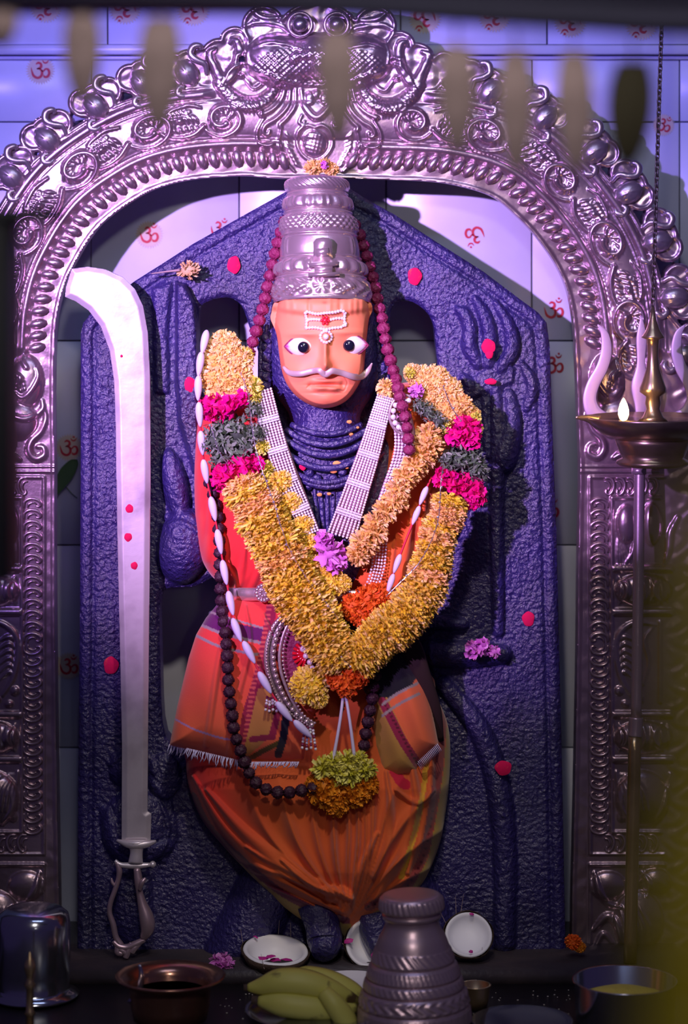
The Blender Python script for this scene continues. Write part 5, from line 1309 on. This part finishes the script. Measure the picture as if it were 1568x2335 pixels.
coco('coconut_half', 628, 2168, -96, 80, math.radians(11), math.radians(4), 'halved coconut at the left with pink petals lying in its white bowl', [(-.3, -.45, 14), (0, -.5, 14), (.35, -.45, 16), (-.1, -.6, 12), (-.6, .5, 6)], 32)
coco('coconut_half', 843, 2150, -90, 60, math.radians(66), math.radians(-18), 'upright halved coconut half hidden behind the embossed copper dome', [(.2, -.5, 20), (-.75, .3, 12), (.4, -.7, 14)], 36)
coco('coconut_half', 1068, 2132, -80, 58, math.radians(52), math.radians(4), 'halved coconut at the right with plain white flesh beside the dome', [(.1, .8, 6), (.1, -.75, 6)], 20)
pf = empty('fallen_pink_flower', W(503, 2205, -130), 'small pink flower lying on the plinth left of the coconut', 'flower')
put('rose', rosep, 503, 2192, -128, (0, -.6, 1), 26, pf); put('rose', rosep, 520, 2196, -128, (0, -.6, 1), 16, pf)
rfz = empty('fallen_orange_flower', W(1310, 2165, -60), 'dark red and orange flower at the foot of the right pillar', 'flower')
put('marigold', mgO, 1306, 2148, -60, (0, -.6, 1), 20, rfz); put('marigold', mgD, 1322, 2160, -60, (0, -.6, 1), 14, rfz)
# embossed copper dome vessel
kd = -440; by = floor_y(kd, True)
dome = empty('embossed_dome', W(945, by, kd), 'tall embossed dull copper dome with stepped rings at the bottom centre', 'vessel')
def band_l(name, prof, fn=None, m='old_silver', n=180):
    P = resample(np.array(smoothp(prof, 6)), 1.8); V, Fc = lathe([tuple(q) for q in P], n, 1, fn); MB().add(placed(V, W(945, by, kd), Euler((0, math.radians(-1.5), 0)), sc(kd)), Fc).build(name, m, dome)
h_ = lambda y: (by-y)
band_l('base_ring', [(126, 2), (129, 8), (127, 40), (123, 46)], lambda r, z, a: 2.2*abs(math.sin(a*36))*(8 < z < 40))
band_l('figure_ring', [(121, 44), (125, 50), (118, 78), (112, 84)], lambda r, z, a: 3.6*abs(math.sin(a*14+math.sin(z*.2)))**2*(50 < z < 78))
band_l('rope_ring', [(110, 82), (114, 88), (109, 106), (104, 110)], lambda r, z, a: 2.6*abs(math.sin(a*22+z*.12))*(86 < z < 106))
band_l('bead_ring', [(102, 108), (106, 114), (98, 138), (92, 144)], lambda r, z, a: 2.6*abs(math.sin(a*30+z*.08))*(112 < z < 138))
band_l('leaf_ring', [(90, 142), (94, 147), (86, 172), (78, 196), (68, 214), (62, 228), (61, 240)], lambda r, z, a: 2.4*abs(math.sin(a*16+z*.15))*(147 < z < 176))
band_l('neck_ring', [(60, 238), (66, 243), (68, 250), (64, 256)], None)
band_l('top_knob', [(63, 254), (72, 262), (73, 272), (70, 288), (62, 296), (40, 299), (0.01, 300)], lambda r, z, a: 2.6*abs(math.sin(a*17+z*.06))**1.5*(262 < z < 290))
# bananas on a steel plate
pl = empty('steel_plate', W(720, floor_y(-400, True), -400), 'round steel plate under the bananas', 'plate')
at(MB(), [(0.01, 4), (130, 4), (150, 12), (158, 20), (160, 22), (158, 24), (148, 16), (128, 8), (0.01, 8)], 718, floor_y(-400, True), -400, 72).build('plate_dish', 'steel', pl)
def banana(P, Rr, label):
    root = empty('banana', W(P[len(P)//2][0], P[len(P)//2][1]+30, P[0][2]), label, 'banana', 'bananas on the steel plate')
    k0 = len(P); V, Fc = tube(P, Rr, 10, 6)
    V = [tuple(v) for v in V]; n = 10
    # five ridged section
    out = []
    for i in range(0, len(V), n):
        c = sum((Vector(v) for v in V[i:i+n]), Vector())/n
        for k in range(n): v = Vector(V[i+k]); out.append(tuple(c+(v-c)*(1.06 if k % 2 == 0 else 0.93)))
    MB().add(out, Fc).build('banana_fruit', 'banana', root)
    a = P[-1]; b = P[-2]; e = (a[0]+(a[0]-b[0])*.35, a[1]+(a[1]-b[1])*.35, a[2])
    MB().add(*tube([a, e], [Rr[-1]*.9, Rr[-1]*.8], 8, 1)).build('banana_tip', 'husk', root)
banana([(812, 2282, -390), (760, 2262, -405), (700, 2244, -410), (640, 2240, -408), (596, 2250, -400), (566, 2252, -395)], [12, 26, 33, 32, 22, 10], 'largest banana in front, pointing left on the plate')
banana([(815, 2300, -400), (760, 2302, -420), (700, 2296, -428), (640, 2288, -425), (590, 2282, -415)], [12, 24, 30, 28, 12], 'lowest banana resting on the plate rim')
banana([(840, 2285, -370), (800, 2262, -366), (750, 2240, -362), (700, 2224, -360), (674, 2218, -358)], [12, 25, 28, 22, 10], 'banana behind, pointing up and away')
st = MB().add(*tube([(738, 2262, -434), (762, 2290, -446), (784, 2320, -440), (800, 2345, -430)], [18, 24, 26, 20], 10)); tag(st.build('banana_stalk', 'banana', None), 'thick pale stalk joining the banana bunch beside the dome', 'fruit')
wp = empty('white_plate', W(800, floor_y(-200, True), -210), 'pale enamel plate edge behind the bananas', 'plate')
at(MB(), [(0.01, 22), (80, 22), (100, 34), (102, 36), (98, 36), (78, 26), (0.01, 26)], 800, floor_y(-260, True), -260, 60).build('plate_dish', 'coconut', wp)
# vessels
cb = empty('copper_bowl', W(388, floor_y(-430, True), -430), 'copper bowl with flared rim at the lower left', 'bowl')
at(MB(), [(0.01, 4), (60, 2), (84, 10), (90, 40), (93, 80), (98, 92), (122, 102), (126, 108), (122, 109), (94, 96), (86, 80), (80, 20), (0.01, 12)], 388, floor_y(-430, True), -430, 72).build('bowl_body', 'copper', cb)
at(MB(), [(0.01, 70), (86, 70)], 388, floor_y(-430, True), -430, 40).build('dark_water', 'oil', cb)
spn = MB().add(*tube([(300, 2290, -440), (316, 2262, -440), (322, 2225, -438), (318, 2200, -436)], [12, 9, 6, 4], 8, 6, .4)); spn.build('spoon', 'steel', cb)
sp = empty('steel_pot', W(82, floor_y(-250, True), -250), 'upturned shiny steel pot at the lower left edge', 'pot')
by2 = floor_y(-250, True)
at(MB(), [(100, 4), (102, 10), (84, 16), (80, 24), (82, 60), (82, 170), (78, 190), (64, 202), (40, 208), (0.01, 210)], 78, by2, -250, 72).build('pot_body', 'steel', sp)
br = empty('brass_lamp_stem', W(68, 2420, -560), 'slender knobbed brass stem in front of the steel pot', 'stand')
at(MB(), [(0.01, 0), (10, 0), (9, 60), (13, 64), (9, 70), (8, 120), (13, 130), (8, 138), (8, 150), (13, 166), (12, 178), (6, 190), (3, 200), (0.01, 206)], 68, floor_y(-560, True), -560, 24).build('stem', 'brass', br)
at(MB(), [(0.01, 0), (40, 0), (40, 6), (14, 14), (10, 20)], 68, floor_y(-560, True), -560, 32).build('stem_foot', 'brass', br)
sb = empty('steel_container', W(1424, floor_y(-430, True), -430), 'round steel container holding yellow grain at the lower right', 'container')
yb = floor_y(-430, True)
at(MB(), [(0.01, 2), (106, 2), (112, 8), (114, 92), (118, 96), (118, 98), (112, 97), (108, 14), (0.01, 10)], 1424, yb, -430, 72).build('container_body', 'steel', sb)
g = at(MB(), [(104, 56), (80, 64), (50, 72), (20, 76), (0.01, 78)], 1424, yb, -430, 48, fn=lambda r, z, a: 2*math.sin(5*a)).build('yellow_grain', 'grain', sb); g['kind'] = 'stuff'
rb = empty('red_bowl', W(1410, floor_y(-290, True), -290), 'shallow dark red bowl behind the steel container', 'bowl')
at(MB(), [(0.01, 4), (50, 4), (88, 30), (106, 50), (108, 52), (103, 52), (84, 34), (40, 12), (0.01, 10)], 1412, floor_y(-290, True), -290, 60, tilt=math.radians(3)).build('bowl_body', 'red_plastic', rb)
ty = empty('dark_tray', W(1190, floor_y(-430, True), -430), 'dark metal tray right of the dome at the bottom edge', 'tray')
at(MB(), [(0.01, 3), (100, 3), (116, 10), (118, 12), (114, 13), (98, 7), (0.01, 6)], 1190, floor_y(-450, True), -450, 60).build('tray_dish', 'steel', ty)
sg = empty('small_glass', W(1085, floor_y(-330, True), -330), 'small dull brass cup tucked behind the dome at right', 'cup')
at(MB(), [(0.01, 2), (26, 2), (30, 20), (34, 52), (36, 54), (32, 54), (26, 20), (0.01, 8)], 1084, floor_y(-330, True), -330, 36).build('cup_body', 'brass', sg)
rc = MB(); rr = random.Random(2)
for k in range(150):
    x = rr.uniform(500, 1300); d = rr.uniform(-430, -190); y = floor_y(d, True)-1.5
    V, Fc = sphere(5, 3); c = W(x, y, d); k2 = rr.uniform(.7, 1.3)*U; rc.add([(c[0]+v[0]*k2*2, c[1]+v[1]*k2, c[2]+v[2]*k2) for v in V], Fc)
tag(rc.build('rice_grains', 'rice'), 'scattered rice grains on the dark floor in front of the plinth', 'rice', kind='stuff')
# leaf stuck to the wall
lf_ = empty('green_leaf', W(150, 1125, DW-20), 'green leaf hanging against the tiles between left pillar and slab', 'leaf')
mb = MB(); P = [(124, 1136), (134, 1110), (150, 1082), (168, 1056), (176, 1048)]; wd = [1, 12, 18, 12, 1]
Q = smoothp([(x, y, w_) for (x, y), w_ in zip(P, wd)], 6); V = []
for i, q in enumerate(Q):
    for k in (-1, 0, 1): V.append(W(q[0]+k*q[2]*.8, q[1]+k*q[2]*.5, DW-16+(4 if k == 0 else 0)))
mb.add(V, [(i*3+k, i*3+k+1, i*3+k+4, i*3+k+3) for i in range(len(Q)-1) for k in range(2)]); mb.build('leaf_blade', 'leaf_green', lf_)
MB().add(*tube([(150, 1110, DW-14), (164, 1126, DW-10), (176, 1136, DW-8)], 1.2, 5)).build('leaf_stalk', 'leaf_green', lf_)
# ================================================================= FOREGROUND: beam with dry mango-leaf festoon, dark cabinet, yellow cloth
DF = -2450
bmx = MB(); bmx.add(*box(-440, -420, 4600, 4, DF-160, DF+60, 10)); bo = bmx.build('door_beam', 'beam', None, smooth=False); tag(bo, 'dark out-of-focus doorway beam along the top edge', 'beam')
mb = MB(); mb.add(*tube([(-100, -26, DF-170), (500, -10, DF-170), (800, 10, DF-170), (1300, 36, DF-170), (1700, 48, DF-170), (3000, 40, DF-170), (4500, 44, DF-170)], [26, 26, 28, 32, 34, 32, 32], 10)); tag(mb.build('festoon_cord', 'beam'), 'dark bunched cord of the leaf festoon under the beam', 'cord')
def leaf(x, y0, y1, w_, d, m, label, lean=0, grp='dry mango leaves of the festoon'):
    n = 12; V = []
    for i in range(n+1):
        t = i/n; ww = 1.25*w_*math.sin(PI*min(1, t*.90+.10))**.5*(1-.22*t); y = y0+(y1-y0)*t; x_ = x+lean*t
        for k in (-1, -.5, 0, .5, 1): V.append(W(x_+k*ww/2, y, d+10*abs(k)-16*math.sin(PI*t)))
    V2 = [(v[0], v[1]+3*U, v[2]) for v in V]; N = len(V)
    F1 = [(i*5+k, i*5+k+1, i*5+k+6, i*5+k+5) for i in range(n) for k in range(4)]
    mb = MB(); mb.add(V+V2, F1+[tuple(a+N for a in f)[::-1] for f in F1])
    root = empty('mango_leaf', W(x, y1, d), label, 'leaf', grp)
    mb.build('leaf_blade', m, root)
    MB().add(*tube([(x, y0-50, d), (x, y0+10, d), (x+lean*.5, (y0+y1)/2, d-18), (x+lean*.9, y1-10, d-6)], [4, 4, 3, 1.5], 6)).build('leaf_midrib', m, root)
    for k in (-1, 1):
        pass
leaf(2, 5, 110, 70, DF-150, 'leaf_dry', 'dry brown leaf cut off by the left frame edge', 0)
leaf(186, 20, 245, 78, DF-150, 'leaf_dry', 'blurred dry leaf hanging second from the left', 2)
leaf(366, 40, 305, 92, DF-150, 'leaf_dry', 'broad dry leaf hanging third from the left', -6)
leaf(768, 66, 330, 84, DF-150, 'leaf_dry', 'dry leaf hanging in front of the lion face', 4)
leaf(1040, 104, 360, 80, DF-150, 'leaf_dry', 'dry leaf hanging just right of the lion face', 4)
leaf(1175, 118, 408, 74, DF-150, 'leaf_dry', 'narrow dry leaf hanging fourth from the right edge', 2)
leaf(1308, 120, 405, 76, DF-150, 'leaf_dry', 'straight dry leaf hanging third from the right edge', 6)
leaf(1442, 140, 385, 94, DF-150, 'leaf_dark', 'dark olive leaf hanging at the far right beside the chain', -12)
mb = MB(); DB = -2300
mb.add(*box(-420, 492, 16, 1330, DB, DB+160, 6)); cab = empty('black_cabinet', W(-180, 1330, DB), 'black out-of-focus box shape at the left edge in front of the arch', 'cabinet')
mb.build('cabinet_body', 'blackbox', cab, smooth=False)
MB().add(*box(-420, 474, 118, 505, DB-10, DB+170, 5)).build('cabinet_top', 'blackbox', cab, smooth=False)
yc = MB(); D2 = -4900; V = []
for i in range(14):
    for j in range(40):
        y = 1100+j*45; xx = 1560-max(0, (y-1100))*0.05+i*36+6*math.sin(j*.5); V.append(W(xx, y, D2+10*math.sin(i*1.3+j*.1)))
yc.add(V, [(i*40+j, (i+1)*40+j, (i+1)*40+j+1, i*40+j+1) for i in range(13) for j in range(39)])
tag(yc.build('yellow_cloth', 'yellow_cloth'), 'very blurred olive yellow cloth at the lower right edge close to the viewer', 'cloth')
